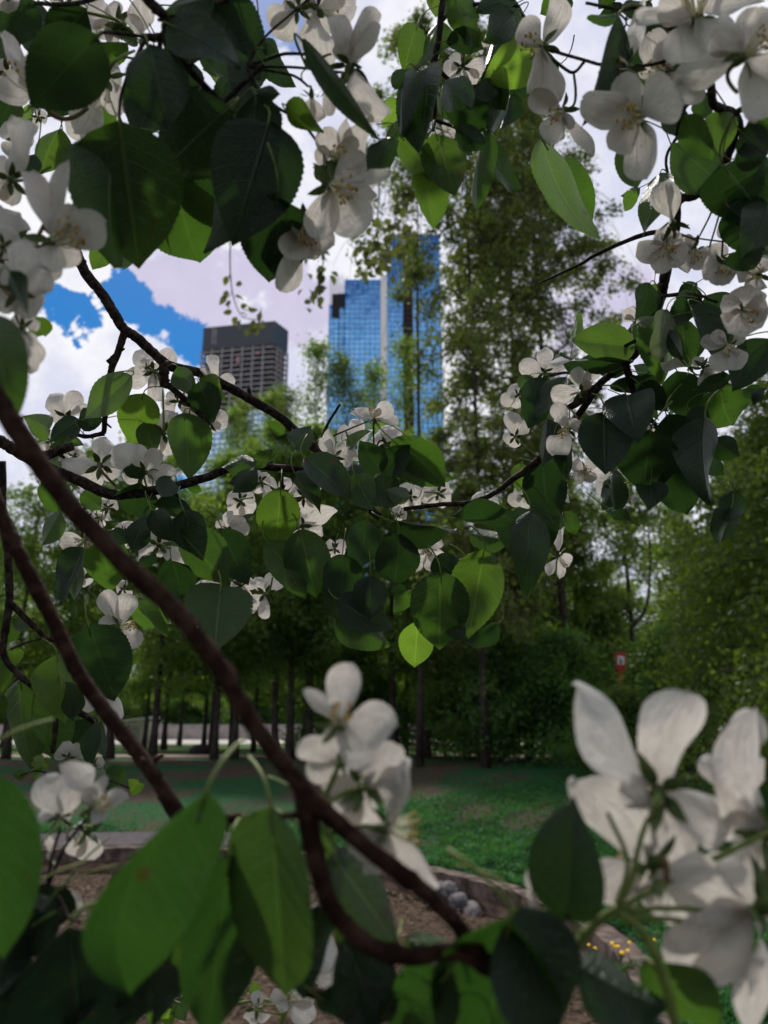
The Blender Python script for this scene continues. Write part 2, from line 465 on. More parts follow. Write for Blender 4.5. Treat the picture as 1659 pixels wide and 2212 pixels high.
def finish_boughs():
    for key, b in BOUGHS.items():
        rg = np.random.RandomState(abs(hash(key)) % 1000 if False else sum(ord(c) for c in key) * 7)
        b.paths = []
        for q, w0, w1, kn in b.br:
            p = smooth_path(q, 8)
            b.paths.append((p, w0, w1, kn))
        root = empty('apple_branch', b.paths[0][0][0])
        o0 = np.array(b.paths[0][0][0])
        tag(root, b.label, 'branch', 'blossoming apple branches')
        first = True
        for p, w0, w1, kn in b.paths:
            mb = MB()
            n = len(p)
            r = np.linspace(w0, w1, n)
            if kn:
                r = r * (1 + 0.05 * np.interp(np.arange(n), np.arange(0, n + 3, 3), rg.uniform(-1, 1, len(np.arange(0, n + 3, 3)))))
                k = rg.randint(3, max(4, n - 1)) if n > 6 else 2
                r[k] *= 1.22; r[k - 1] *= 1.1
            p2 = p + rg.uniform(-1, 1, p.shape) * (w0 * 0.05)
            tube(mb, p2, r, 10, bump=0.06, seed=rg.randint(999))
            # short spurs
            if kn and w0 > 0.0018:
                for _ in range(2):
                    i = rg.randint(1, n - 1)
                    d = unit(rg.uniform(-1, 1, 3)); L_ = w0 * rg.uniform(1.6, 2.6)
                    tube(mb, [p2[i], p2[i] + d * L_ * 0.6, p2[i] + d * L_], [r[i] * 0.5, r[i] * 0.42, r[i] * 0.3], 7, bump=0.1, seed=rg.randint(999))
            mb.build('bark' if first else 'twig', M[b.bark], root, o0)
            first = False
        # leaves
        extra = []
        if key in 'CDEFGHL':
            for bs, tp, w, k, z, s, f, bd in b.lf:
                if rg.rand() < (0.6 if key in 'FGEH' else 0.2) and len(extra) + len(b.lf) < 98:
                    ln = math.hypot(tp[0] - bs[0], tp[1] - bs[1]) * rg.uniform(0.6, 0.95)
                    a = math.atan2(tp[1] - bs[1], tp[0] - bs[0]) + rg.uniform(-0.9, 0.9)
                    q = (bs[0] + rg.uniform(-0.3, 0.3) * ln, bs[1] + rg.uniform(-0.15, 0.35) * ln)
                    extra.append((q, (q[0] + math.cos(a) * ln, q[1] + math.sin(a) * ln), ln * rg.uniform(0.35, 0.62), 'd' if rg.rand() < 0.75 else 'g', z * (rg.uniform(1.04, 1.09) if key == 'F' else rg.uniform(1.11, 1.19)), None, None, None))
        for bs, tp, w, k, z, s, f, bd in b.lf + extra:
            z = z * (1 + rg.uniform(-0.02, 0.02))
            sg = s if s is not None else (1 if rg.rand() < 0.5 else -1)
            Pb, Pt, U, V, N, Ln, W, roll = solve(bs, tp, w, z, 0.47 if k == 'f' else 0.62, sg)
            if rg.rand() < 0.5: roll = -roll
            lpx = Ln / z * F_PX
            rows = int(np.clip(lpx / 5, 12, 44)); cols = 9 if lpx < 120 else 13
            mb = MB()
            fo = f if f is not None else rg.choice([-1, -1, 1]) * rg.uniform(0.12, 0.42)
            blade(mb, Pb, U, V, N, Ln, W * 1.12, roll, OBO_H if k == 'r' else LEAF_H, rg, fold=fo, curl=rg.uniform(-0.10, 0.12), cup=rg.uniform(-0.25, 0.25) if k != 'f' else 0.25, wave=rg.uniform(0.05, 0.12) * (1 if f is None else 0.5), teeth=0.02, twist=rg.uniform(-0.6, 0.6) * (1 if f is None else 0.3), rows=rows, cols=cols, bend=(rg.uniform(-0.05, 0.05) if f is None else 0) if bd is None else bd)
            # petiole towards the branch
            dist, q, _ = nearest(b, Pb)
            mx = 0.05 * max(1.0, Ln / 0.075)
            if dist < mx: pts = hang(Pb, q, -U * dist * 0.45, 0.0)
            else:
                d = unit(unit(q - Pb) * 0.7 - U * 0.6)
                pts = hang(Pb, Pb + d * 0.028, -U * 0.012, 0)
            pts = np.vstack([Pb + U * Ln * 0.12, pts])
            rr = np.clip(Ln * 0.011, 0.0005, 0.0009)
            tube(mb, pts, np.linspace(rr * 0.8, rr, len(pts)), 6, mi=1)
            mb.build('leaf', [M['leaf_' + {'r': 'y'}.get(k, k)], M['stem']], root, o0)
        # flowers
        for c, face, pets, z, st, stalk, ns in b.fl:
            z = z * (1 + rg.uniform(-0.015, 0.015))
            C3 = at(c[0], c[1], z)
            vd = unit(C3 - CAM)
            sg = {'c': -1, 'a': 1, 's': 0.0}[face]
            fe = empty('flower', C3 - o0, root)
            dirs, lens = [], []
            for i, (tp, w) in enumerate(pets):
                zz = z + rg.uniform(-0.0025, 0.0025)
                s_ = sg if sg else (1 if i % 2 else -1)
                Pb, Pt, U, V, N, Ln, W, roll = solve(c, tp, w, zz, 0.70, s_, 1.35)
                if rg.rand() < 0.5: roll = -roll
                dirs.append(U); lens.append(Ln)
                lpx = Ln / z * F_PX
                rows = int(np.clip(lpx / 4, 9, 28))
                mb = MB()
                cu = rg.uniform(0.08, 0.34) * (-1 if face == 'a' else 1)
                blade(mb, Pb, U, V, N, Ln, W, roll, PETAL_H, rg, cup=cu * 1.3, curl=-cu * 0.45 + rg.uniform(-0.03, 0.03), wave=rg.uniform(0.06, 0.15), twist=rg.uniform(-0.5, 0.5) * (1 if lpx < 80 else 0.4), rows=rows, cols=9, notch=rg.uniform(0, 0.05), bend=rg.uniform(-0.05, 0.05), teeth=0.0)
                mb.build('petal', M['petal'], fe, C3)
            ml = float(np.mean(lens)) if lens else 0.02
            mean = np.sum(dirs, axis=0) / max(1, len(dirs))
            if st is not None and face != 'a':
                ax = unit(AX * st[0] - AY * st[1] - vd * (0.75 if face == 'c' else 0.15))
            else:
                inpl = mean - vd * (mean @ vd)
                ax = unit(inpl * 1.1 + vd * {'c': -0.7, 'a': 0.7, 's': 0.0}[face] + np.array([0, 0, 1e-3]))
            # stamens
            mb = MB()
            u = unit(np.cross(ax, np.array([0.13, 0.9, 0.41]))); v = np.cross(ax, u)
            nst = ns if ns is not None else (18 if face != 'a' else 8)
            for k in range(nst):
                a, sp = rg.uniform(0, 6.28), rg.uniform(0.12, 0.75)
                d = unit(ax + (u * math.cos(a) + v * math.sin(a)) * sp)
                Ls = ml * rg.uniform(0.36, 0.55)
                p0 = C3 + (u * math.cos(a) + v * math.sin(a)) * ml * 0.05
                p1 = p0 + d * Ls * 0.55; p2 = p0 + unit(d + ax * 0.35) * Ls
                tube(mb, [p0, p1, p2], [ml * 0.013, ml * 0.012, ml * 0.010], 5, 0, False)
                blob(mb, p2, ml * np.array([0.030, 0.030, 0.042]), 1, 6, 4)
            if mb.v: mb.build('stamen_tuft', [M['filament'], M['anther']], fe, C3)
            # calyx: receptacle and five reflexed sepals
            mb = MB()
            rc = ml * 0.10
            tube(mb, [C3 + ax * rc * 0.2, C3 - ax * rc * 0.7, C3 - ax * rc * 2.0, C3 - ax * rc * 3.0], [rc * 0.9, rc * 1.0, rc * 0.75, rc * 0.3], 8)
            for k in range(5):
                a = 6.28 / 5 * k + rg.uniform(-0.3, 0.3)
                o = u * math.cos(a) + v * math.sin(a)
                Us = unit(o - ax * rg.uniform(0.1, 0.9)); Vs = unit(np.cross(Us, ax)); Ns = np.cross(Vs, Us)
                blade(mb, C3 - ax * rc * 0.3 + o * rc * 0.7, Us, Vs, Ns, ml * 0.42, ml * 0.16, 0, LEAF_H, rg, fold=0.3, curl=rg.uniform(-0.25, 0.1), rows=7, cols=3)
            mb.build('calyx', M['calyx'], fe, C3)
            # stalk
            e0 = C3 - ax * rc * 2.6
            if stalk is not None: q = at(stalk[0], stalk[1], z + 0.004)
            else:
                dist, q, _ = nearest(b, C3)
                if dist > 0.055: q = e0 + unit(unit(q - C3) - ax * 0.5) * 0.03
            pts = hang(e0, q, -ax * min(0.02, np.linalg.norm(q - e0) * 0.5), 0.0, 9)
            mb = MB()
            tube(mb, pts, np.linspace(ml * 0.048, ml * 0.036, 9), 6)
            mb.build('stalk', M['stem' if rg.rand() < 0.75 else 'redstem'], fe, C3)
# ---- what grows where (read off the photograph, crop by crop; depths in cm)
# thick blurred bough slanting across the front
bough('A', 27, 'thick blurred bough slanting from the left edge to the lower centre, forked near its end', bark='bark2')
crop(0, 2)
B([(-90, -840), (30, -659), (200, -389), (400, -110), (490, 0), (800, 330), (1150, 650), (1270, 800), (1420, 1000), (1640, 1370), (1869, 1670)], 175, 150, 31, 27)
crop(1, 3)
B([(210, 10), (400, 240), (700, 500), (1000, 730), (1200, 900), (1400, 1130), (1600, 1400)], 160, 120, 27, 25.5)
B([(300, 130), (335, 330), (400, 620), (490, 900), (720, 1140), (1000, 1220), (1300, 1190), (1500, 1300)], 170, 130, 27, 25.5)

bough('B', 37, 'blurred reddish bough left of the thick one, slanting down behind the big green leaves', bark='bark2')
crop(0, 2)
B([(-60, -150), (60, 150), (200, 420), (380, 780), (500, 1030), (650, 1250), (800, 1440), (950, 1640), (1100, 1860), (1290, 2170)], 125, 125, 42, 36)
crop(0, 3)
B([(1060, 160), (1290, 520), (1400, 720), (1560, 940)], 130, 95, 38, 41)
B([(1280, 520), (1270, 700), (1240, 830)], 70, 60, 34, 33.5)
B([(1340, 360), (1440, 330), (1560, 330)], 90, 70, 34, 33)
crop(1, 3)
B([(-100, 1020), (270, 1400), (430, 1470), (600, 1560), (800, 1680)], 100, 90, 34, 33)
crop(0, 3)
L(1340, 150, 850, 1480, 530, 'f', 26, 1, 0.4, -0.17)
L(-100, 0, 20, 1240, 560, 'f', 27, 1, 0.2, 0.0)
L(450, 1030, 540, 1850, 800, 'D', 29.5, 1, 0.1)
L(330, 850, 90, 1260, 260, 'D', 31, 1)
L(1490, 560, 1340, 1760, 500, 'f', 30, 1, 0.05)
L(980, 1160, 970, 1720, 150, 'D', 31)
L(1130, 930, 1120, 1050, 40, 'p', 33)
crop(1, 3)
L(95, 255, 190, 1490, 500, 'g', 29, 1, 0.25, 0.0)
L(480, 555, 930, 1180, 370, 'g', 28.5, 1, 0.15)
L(400, 330, 520, 640, 130, 'y', 30)
L(560, 1110, 780, 1760, 360, 'D', 28.5, 1)
L(400, 1480, 660, 1690, 180, 'd', 29)
L(1290, 1180, 950, 1120, 150, 'y', 28.5, 1)
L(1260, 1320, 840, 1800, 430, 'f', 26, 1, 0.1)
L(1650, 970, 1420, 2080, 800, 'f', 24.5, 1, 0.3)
L(1700, 900, 1900, 1800, 520, 'D', 25, 1, 0.2)

bough('B')
crop(0, 3)
L(900, 640, 700, 1300, 330, 'D', 34, 1)
L(200, 760, 330, 1180, 260, 'D', 34, 1)
L(560, 1180, 420, 1720, 330, 'D', 32, 1)
L(120, 900, -60, 1500, 380, 'D', 30, 1)
L(1000, 1100, 760, 1700, 400, 'D', 32, 1)
L(1250, 900, 1180, 1500, 260, 'g', 33, 1)
L(700, 1350, 560, 1760, 300, 'D', 33, 1)
L(60, 1250, 200, 1760, 380, 'D', 31, 1)
L(420, 760, 250, 1080, 220, 'D', 36, 1)
crop(1, 3)
L(620, 860, 700, 1350, 300, 'g', 31, 1)
L(-60, 700, -100, 1400, 320, 'd', 32, 1)
L(860, 1240, 640, 1700, 300, 'd', 30, 1)
L(420, 900, 300, 1500, 260, 'D', 31, 1)
L(1040, 1300, 1160, 1750, 300, 'g', 30, 1)
# blossoms low in the middle, behind the thick bough
bough('J', 29, 'blurred spray of white blossoms low in the middle, crossed by the thick bough', bark='stem')
crop(1, 3)
B([(300, 520), (420, 250), (560, -80), (560, -200)], 46, 34, 30, 29, knobs=False)
B([(420, 260), (600, 150), (740, 130)], 36, 30, 29.5, 29, knobs=False)
B([(480, 420), (700, 380), (860, 390)], 36, 34, 29.5, 29, knobs=False)
crop(1, 2)
Fl(540, 1370, 'c', [(640, 985, 230), (300, 1160, 95), (900, 1400, 300), (760, 1640, 260), (440, 1590, 160)], 28.5, st=(0.15, -0.5))
crop(1, 3)
Fl(560, -60, 'a', [(260, -110, 190), (330, 60, 190), (560, 160, 200)], 29.5)
Fl(690, 120, 'a', [(930, -150, 230), (1010, -50, 170), (520, 330, 240), (660, 440, 260), (420, 60, 200)], 29)
Fl(860, 390, 's', [(930, 0, 140), (1000, 30, 110), (1140, 800, 250), (620, 560, 210), (720, 690, 150)], 28.8, st=(0.95, 0.05), ns=16)

# blurred blossoms bottom right
bough('I', 27, 'large blurred cluster of white blossoms on green stalks filling the lower right corner', bark='stem')
crop(2, 3)
B([(380, 1210), (520, 1030), (690, 900)], 75, 62, 26.5, 26, knobs=False)
B([(690, 900), (780, 700), (830, 480), (890, 280)], 50, 34, 26, 26.5, knobs=False)
B([(690, 880), (740, 700), (740, 560), (620, 290)], 40, 30, 26, 26, knobs=False)
B([(690, 920), (1000, 740), (1450, 520), (1680, 400)], 50, 44, 26, 27, knobs=False)
B([(740, 920), (1000, 910), (1300, 920), (1600, 940)], 42, 36, 26, 27, knobs=False)
B([(780, 960), (1100, 990), (1400, 1050), (1600, 1180)], 42, 36, 26, 27, knobs=False)
B([(690, 930), (860, 1080), (980, 1350), (1060, 1660)], 60, 80, 26, 25.5, knobs=False)
Fl(950, 150, 'a', [(410, -540, 290), (1190, -480, 370), (1430, 380, 330), (1130, 600, 300), (640, 20, 60)], 26.5, stalk=(890, 420))
Fl(900, 620, 'a', [(410, 70, 440), (540, 850, 240), (700, 900, 180), (1230, 660, 330)], 27.2)
Fl(1600, 900, 'a', [(1180, 1340, 420), (1010, 1290, 280), (800, 780, 300), (1590, 1700, 170), (1230, 620, 330)], 27)
Fl(1640, 420, 'a', [(1570, -390, 240), (1330, -60, 300), (1200, 300, 260), (1450, 720, 260), (1680, 640, 200)], 27.5)
Fl(1420, -60, 'a', [(1330, -160, 150), (1640, 60, 240), (1560, -380, 220), (1220, 40, 200)], 28.5)
L(340, 990, 400, 180, 440, 'd', 25.5, 1, 0.35)
L(430, 1280, 1010, 1560, 340, 'd', 26, 1)
L(880, 1250, 1330, 1720, 320, 'g', 26.5, 1)
L(560, 1420, 1040, 1690, 260, 'd', 27, 1)
L(150, 930, -20, 980, 60, 'y', 26)
crop(2, 3)
Fl(150, 960, 's', [(110, 740, 60), (110, 660, 40)], 27, ns=4)

# horizontal branch with blossoms and its cluster, left of the middle
bough('C', 85, 'dark forked branch against the blue sky gap, running down past the dark tower into leaves')
crop(0, 1)
B([(470, -90), (505, 0), (560, 120), (650, 230), (740, 370), (800, 470), (900, 540), (1050, 680), (1120, 720), (1300, 760), (1500, 860), (1659, 950), (1810, 1040), (1960, 1180), (2090, 1290), (2220, 1440), (2360, 1600), (2460, 1690)], 78, 62, 82, 90)
B([(805, 500), (760, 640), (720, 740), (690, 950), (672, 1150)], 56, 36, 84, 84)
B([(760, 640), (700, 690)], 44, 38, 84, 84, knobs=False)
B([(1060, 700), (1065, 780), (1060, 850)], 66, 60, 84, 84)
B([(1080, 830), (1200, 930), (1280, 1010), (1350, 1090)], 46, 40, 84, 83)
B([(672, 1150), (560, 1170), (470, 1150)], 36, 24, 84, 85)
Fl(1000, 745, 'a', [(870, 620, 140), (1125, 610, 125), (810, 820, 140), (1020, 945, 120), (960, 680, 60)], 86, stalk=(1040, 840))
Fl(1060, 1150, 'a', [(975, 1020, 130), (1140, 1010, 140), (1115, 1290, 130), (1000, 1250, 110)], 85, stalk=(1055, 860))
Fl(1160, 940, 'a', [(1090, 880, 90), (1050, 1000, 110), (1250, 1010, 110), (1270, 880, 100)], 88)
Fl(1390, 830, 'a', [(1350, 640, 75), (1525, 800, 105), (1290, 740, 50), (1270, 930, 120)], 87)
Fl(1360, 1080, 'a', [(1480, 1040, 130), (1370, 960, 120), (1280, 950, 130), (1420, 1130, 90)], 88)
Fl(430, 1040, 'a', [(330, 890, 145), (515, 880, 130), (590, 990, 70), (330, 1060, 100)], 87)
Fl(620, 1010, 'a', [(640, 960, 60), (570, 980, 60), (680, 1010, 60)], 88)
Fl(330, 1200, 'a', [(270, 1140, 70), (260, 1250, 70), (330, 1290, 70)], 90)
Fl(950, 720, 'a', [(930, 660, 60), (870, 745, 55)], 84, stalk=(1010, 800), ns=2)
L(855, 775, 535, 1065, 180, 'y', 84, 1, 0.25)
L(325, 1130, 145, 1035, 155, 'y', 85, 1)
L(515, 1060, 320, 1200, 130, 'd', 84)
L(505, 1060, 672, 1060, 140, 'd', 83)
L(930, 890, 850, 1230, 240, 'y', 82, 1, 0.08)
L(745, 850, 665, 1010, 75, 'Y', 86)
L(940, 1080, 1000, 1265, 140, 'y', 84)
L(1195, 1015, 1225, 1455, 250, 'g', 81, -1, 0.2)
L(1150, 715, 1310, 910, 125, 'g', 83)
L(1285, 815, 1375, 1085, 190, 'd', 82, 1)
L(1290, 800, 1480, 960, 110, 'y', 85)
L(410, 1190, 545, 1225, 65, 'y', 84)
L(330, 1270, 410, 1190, 60, 'g', 84)
crop(1, 1)
B([(430, 1170), (470, 1080), (545, 960)], 22, 18, 87, 87, knobs=False)
B([(440, 1195), (560, 1140), (730, 1070)], 14, 10, 87, 86, knobs=False)
B([(760, 1060), (762, 1130), (765, 1300)], 12, 12, 83, 86, knobs=False)
B([(765, 1300), (800, 1200), (850, 1215)], 12, 12, 86, 86, knobs=False)
Fl(765, 1055, 's', [(610, 1020, 60), (635, 990, 55), (875, 955, 120), (925, 1080, 60), (800, 985, 60)], 83, st=(0.02, -1.0), ns=16)
Fl(840, 1215, 'a', [(915, 1105, 120), (820, 1100, 120), (740, 1190, 110), (950, 1180, 110)], 87)
Fl(620, 1190, 'a', [(675, 1060, 115), (530, 1120, 120), (560, 1250, 100), (720, 1140, 110)], 88)
Fl(510, 1300, 'a', [(475, 1115, 75), (405, 1185, 85), (650, 1305, 140), (560, 1195, 70), (420, 1350, 80)], 83)
L(190, 1145, 75, 1075, 75, 'g', 84)
L(240, 1245, 360, 1105, 150, 'd', 82)
L(200, 1290, 240, 1200, 50, 'g', 83)
L(590, 1255, 770, 1125, 70, 'y', 86)
L(820, 1400, 1000, 1220, 165, 'd', 79, -1, 0.3)
L(815, 1400, 670, 1195, 165, 'd', 79.5, -1, 0.3)
L(880, 1190, 1230, 1500, 250, 'g', 82, 1)
L(980, 1170, 1260, 1450, 210, 'g', 83, 1)
L(910, 1290, 1050, 1460, 190, 'd', 81)
L(315, 1305, 625, 1580, 190, 'd', 79, -1, 0.3)
L(250, 1405, 420, 1670, 125, 'd', 80)
L(595, 1390, 785, 1410, 95, 'd', 80)
L(640, 1415, 765, 1650, 185, 'g', 81)
L(830, 1395, 860, 1650, 175, 'd', 80)
L(990, 1575, 835, 1515, 105, 'p', 80)

bough('D', 82, 'dark level branch under the sky gap, carrying white blossoms in front of the tree tops')
crop(0, 1)
B([(-80, 1170), (0, 1200), (100, 1260), (300, 1370), (480, 1440), (700, 1540), (850, 1540), (1000, 1520), (1150, 1490), (1350, 1430), (1500, 1370), (1659, 1360), (1760, 1370), (1950, 1385), (2100, 1420), (2300, 1520)], 90, 46, 78, 83)
B([(290, 1300), (380, 1260), (470, 1235)], 70, 60, 80, 80)
B([(1110, 1510), (1140, 1560), (1160, 1600)], 50, 40, 82, 82)
crop(1, 1)
B([(160, 1400), (170, 1500), (180, 1560)], 34, 26, 83, 84)
crop(0, 1)
Fl(650, 1355, 'a', [(695, 1180, 165), (875, 1235, 140), (405, 1320, 140), (570, 1485, 160), (770, 1420, 140)], 80, stalk=(750, 1490))
Fl(945, 1400, 'a', [(880, 1215, 140), (1025, 1250, 120), (1145, 1420, 140), (1000, 1500, 120), (800, 1440, 110)], 81)
Fl(960, 1600, 'a', [(870, 1580, 110), (1065, 1570, 110), (940, 1690, 130), (1040, 1650, 100)], 84)
Fl(700, 1630, 'a', [(640, 1580, 100), (760, 1590, 100), (620, 1690, 110)], 85)
Fl(480, 1300, 'a', [(420, 1250, 70), (480, 1220, 80), (560, 1290, 70)], 86)
L(945, 1405, 795, 1385, 80, 'd', 79)
L(900, 1470, 850, 1680, 260, 'd', 78, 1)
L(1110, 1435, 1040, 1560, 135, 'd', 78)
L(330, 1440, 370, 1670, 175, 'g', 81, 1)
L(400, 1350, 290, 1290, 100, 'g', 81)
L(520, 1540, 660, 1640, 110, 'g', 81)
L(1670, 1330, 1435, 1370, 110, 'g', 81)
L(1200, 1480, 1310, 1530, 60, 'g', 81)
L(1659, 1390, 1470, 1470, 110, 'd', 81)
L(1660, 1360, 1500, 1540, 110, 'd', 80)
L(1000, 1620, 1250, 1659, 120, 'd', 80)
crop(1, 1)
L(0, 1370, 105, 1255, 90, 'g', 80)
L(160, 1500, 130, 1860, 255, 'y', 80, 1, 0.08)
Fl(150, 1530, 'a', [(40, 1450, 120), (60, 1600, 130), (220, 1440, 90), (250, 1600, 120)], 86)
Fl(310, 1560, 'a', [(240, 1480, 150), (400, 1450, 120), (300, 1670, 150), (420, 1590, 110)], 85)
Fl(30, 1460, 'a', [(-20, 1390, 80), (60, 1400, 90), (10, 1540, 100), (-60, 1490, 90)], 87)
crop(1, 2)
L(280, 115, 390, 560, 275, 'g', 80, 1)
L(70, 190, 320, 560, 210, 'g', 81, 1)
L(560, 275, 525, 715, 235, 'd', 78, 1)
L(720, 55, 645, 375, 205, 'd', 79)
L(740, 415, 715, 720, 195, 'd', 79.5)
L(510, 650, 865, 870, 210, 'g', 80, 1)
L(930, 140, 885, 475, 265, 'd', 78.5, 1)
L(825, 690, 785, 805, 55, 'p', 79)
L(1000, 520, 890, 650, 115, 'g', 80)
L(1045, 705, 1030, 1010, 205, 'Y', 80, 1, 0.3)
L(1195, 385, 1188, 895, 350, 'g', 76, 1, 0.05)
L(1480, 240, 1375, 825, 310, 'y', 77, 1, 0.12)
L(1240, 720, 1360, 830, 110, 'd', 78)
L(1160, 290, 1345, 475, 165, 'd', 79)
L(1380, 140, 1650, 200, 135, 'g', 79)
L(1285, 40, 1680, 65, 140, 'd', 76, -1)
L(1570, 720, 1325, 845, 115, 'd', 79)
L(1370, 450, 1440, 340, 80, 'Y', 84)
L(1620, -20, 1640, 260, 150, 'd', 77)
L(900, 60, 1310, 120, 120, 'd', 78)
L(520, 560, 900, 760, 200, 'd', 79)
Fl(300, 90, 'a', [(310, -20, 160), (435, 140, 120), (530, -10, 120), (220, 180, 100)], 86)
Fl(60, 530, 'a', [(50, 695, 80), (145, 400, 140), (-20, 600, 90), (0, 420, 90)], 88)
Fl(510, 240, 'a', [(450, 200, 80), (570, 280, 80), (580, 190, 80), (470, 300, 70)], 88)
Fl(1110, 230, 'c', [(1000, 375, 120), (1130, 385, 80), (1305, 320, 90), (1050, 150, 110), (1200, 170, 100)], 87)
Fl(1370, 330, 'a', [(1350, 560, 70), (1330, 430, 70), (1400, 290, 60), (1440, 420, 60)], 87)
Fl(930, 20, 'a', [(890, -30, 80), (980, 10, 80), (930, 60, 60)], 87)
crop(0, 2)
L(390, 0, 265, 225, 110, 'g', 80)
L(545, 230, 395, 600, 130, 'd', 78, -1, 0.3)
L(545, 240, 490, 680, 90, 'g', 79)
L(640, 180, 715, 525, 270, 'g', 80, 1)
L(960, 35, 855, 275, 135, 'd', 79)
L(700, 120, 850, 200, 100, 'd', 80)
L(1010, 270, 890, 340, 80, 'd', 80)
L(1110, 305, 1175, 570, 225, 'd', 78, 1)
L(1235, 355, 1175, 545, 95, 'Y', 84)
L(990, -10, 1140, 195, 150, 'd', 77)
L(1150, 125, 1490, 480, 255, 'g', 77, 1)
L(1190, -10, 1320, 295, 205, 'd', 77)
L(1430, 475, 1390, 915, 375, 'g', 76, -1, 0.2)
L(1440, 110, 1610, 475, 205, 'd', 78, 1)
L(1290, 485, 1210, 645, 105, 'Y', 84)
L(900, 575, 1085, 810, 100, 'g', 79)
L(570, 735, 745, 1225, 370, 'd', 68, 1, 0.12)
Fl(545, 190, 'c', [(385, 200, 135), (520, 420, 100), (620, 90, 100), (600, 260, 90)], 84)
Fl(550, 430, 's', [(500, 380, 70), (580, 470, 80), (520, 470, 50)], 85, ns=3)
Fl(780, 745, 's', [(870, 535, 135), (690, 500, 130), (640, 705, 80), (905, 870, 125), (700, 610, 60)], 76, st=(0.9, -0.1), stalk=(560, 760))
Fl(800, 500, 'a', [(750, 490, 70), (830, 560, 80), (790, 440, 60)], 86)
Fl(1030, 215, 'a', [(930, 80, 210), (1090, 60, 190), (895, 290, 110), (1200, 330, 120), (1050, 290, 110)], 86, stalk=(1110, 240))
Fl(650, 30, 'a', [(600, 60, 90), (710, 0, 110), (640, 110, 90), (690, -60, 80)], 87)
Fl(1330, 510, 'a', [(1410, 435, 115), (1300, 440, 90), (1370, 540, 70)], 86)
Fl(1470, 110, 'a', [(1505, -10, 70), (1590, 40, 120), (1620, 110, 100), (1400, 60, 60)], 87)
Fl(1560, 480, 'a', [(1640, 660, 90), (1600, 590, 110), (1660, 450, 90), (1500, 450, 80)], 87)
Fl(690, 1130, 'a', [(785, 1345, 110), (700, 1210, 80), (620, 1020, 90), (500, 1250, 130), (760, 1160, 90)], 72)

crop(1, 1)
Fl(1180, 1540, 'a', [(1110, 1470, 120), (1250, 1480, 120), (1130, 1620, 120), (1260, 1600, 120), (1060, 1560, 100)], 88)
Fl(1480, 1620, 'a', [(1400, 1560, 130), (1560, 1570, 130), (1440, 1700, 130), (1560, 1690, 120)], 88)
Fl(1000, 1560, 'a', [(930, 1490, 120), (1070, 1500, 120), (960, 1640, 120), (1060, 1630, 110)], 89)
Fl(700, 1330, 'a', [(640, 1260, 110), (770, 1280, 110), (680, 1420, 120), (760, 1390, 100)], 89)
crop(0, 1)
Fl(560, 1420, 'a', [(480, 1360, 120), (640, 1400, 120), (530, 1510, 120), (620, 1500, 110)], 88)
Fl(1560, 1590, 'a', [(1480, 1540, 130), (1640, 1530, 130), (1510, 1680, 130), (1630, 1670, 130)], 88)
Fl(1260, 960, 'a', [(1190, 890, 120), (1330, 900, 110), (1220, 1050, 120), (1320, 1040, 110)], 90)
crop(0, 2)
Fl(830, 150, 'a', [(760, 80, 130), (900, 90, 120), (800, 240, 130), (900, 210, 120)], 88)
Fl(1100, 60, 'a', [(1030, -20, 130), (1180, 0, 130), (1060, 150, 130), (1170, 140, 120)], 89)
# right hand curved branch
bough('E', 70, 'bare curved branch on the right, hung with dark leaves and a few pale blossoms')
crop(2, 1)
B([(1030, -130), (990, 140), (960, 280), (900, 440), (830, 590), (750, 680), (600, 800), (540, 870), (420, 1040), (150, 1340), (0, 1450), (-120, 1540), (-280, 1600), (-460, 1610), (-700, 1640)], 78, 30, 66, 80)
B([(570, 840), (470, 920), (370, 985)], 66, 50, 69, 70)
B([(735, 690), (760, 790), (790, 890)], 50, 40, 68, 70)
B([(790, 890), (880, 1030), (970, 1150), (1070, 1290), (1160, 1410)], 34, 20, 70, 74)
B([(-250, 1590), (-300, 1640), (-360, 1690)], 40, 40, 80, 81)
B([(860, 520), (700, 600)], 30, 20, 68, 69, knobs=False)
B([(970, 260), (1080, 250), (1200, 250), (1330, 300)], 30, 20, 67, 62)
B([(1200, 250), (1300, 420), (1390, 560)], 20, 20, 63, 62)
B([(1200, 250), (1360, 740), (1400, 830)], 20, 20, 64, 64)
B([(540, 870), (380, 760), (230, 780)], 30, 16, 70, 76)
Fl(210, 750, 'a', [(45, 700, 120), (215, 595, 100), (375, 660, 110), (140, 800, 70)], 78)
Fl(450, 880, 'a', [(435, 715, 105), (605, 710, 75), (250, 900, 115), (520, 820, 50)], 70)
Fl(365, 1120, 'c', [(280, 945, 95), (445, 1075, 105), (275, 1290, 165), (330, 1040, 70)], 67, st=(-0.6, 0.3))
Fl(20, 1170, 'a', [(100, 1070, 95), (-20, 1010, 110), (20, 1245, 80), (-60, 1190, 80)], 76)
Fl(40, 900, 'a', [(0, 830, 100), (30, 990, 110), (-70, 960, 100)], 78)
Fl(1500, 350, 'c', [(1345, 330, 170), (1390, 490, 210), (1610, 470, 240), (1560, 190, 220), (1660, 330, 180)], 55, st=(0.55, 0.25))
Fl(1400, 580, 'c', [(1220, 570, 95), (1510, 500, 90), (1340, 750, 155), (1490, 730, 150), (1290, 500, 90)], 58, st=(0.3, 0.6))
Fl(1240, 720, 'a', [(1290, 870, 120), (1190, 650, 80), (1340, 790, 100)], 63)
Fl(1150, 720, 's', [(965, 690, 75), (1210, 700, 50)], 66, ns=3)
Fl(1170, 1420, 'a', [(1060, 1270, 110), (1255, 1440, 110), (1240, 1290, 100), (1090, 1450, 110)], 76)
Fl(470, 1390, 'c', [(635, 1410, 90), (380, 1340, 90), (400, 1450, 100), (540, 1320, 80), (520, 1470, 90)], 78)
Fl(640, 1320, 's', [(760, 1290, 70), (560, 1340, 60)], 78, ns=4)
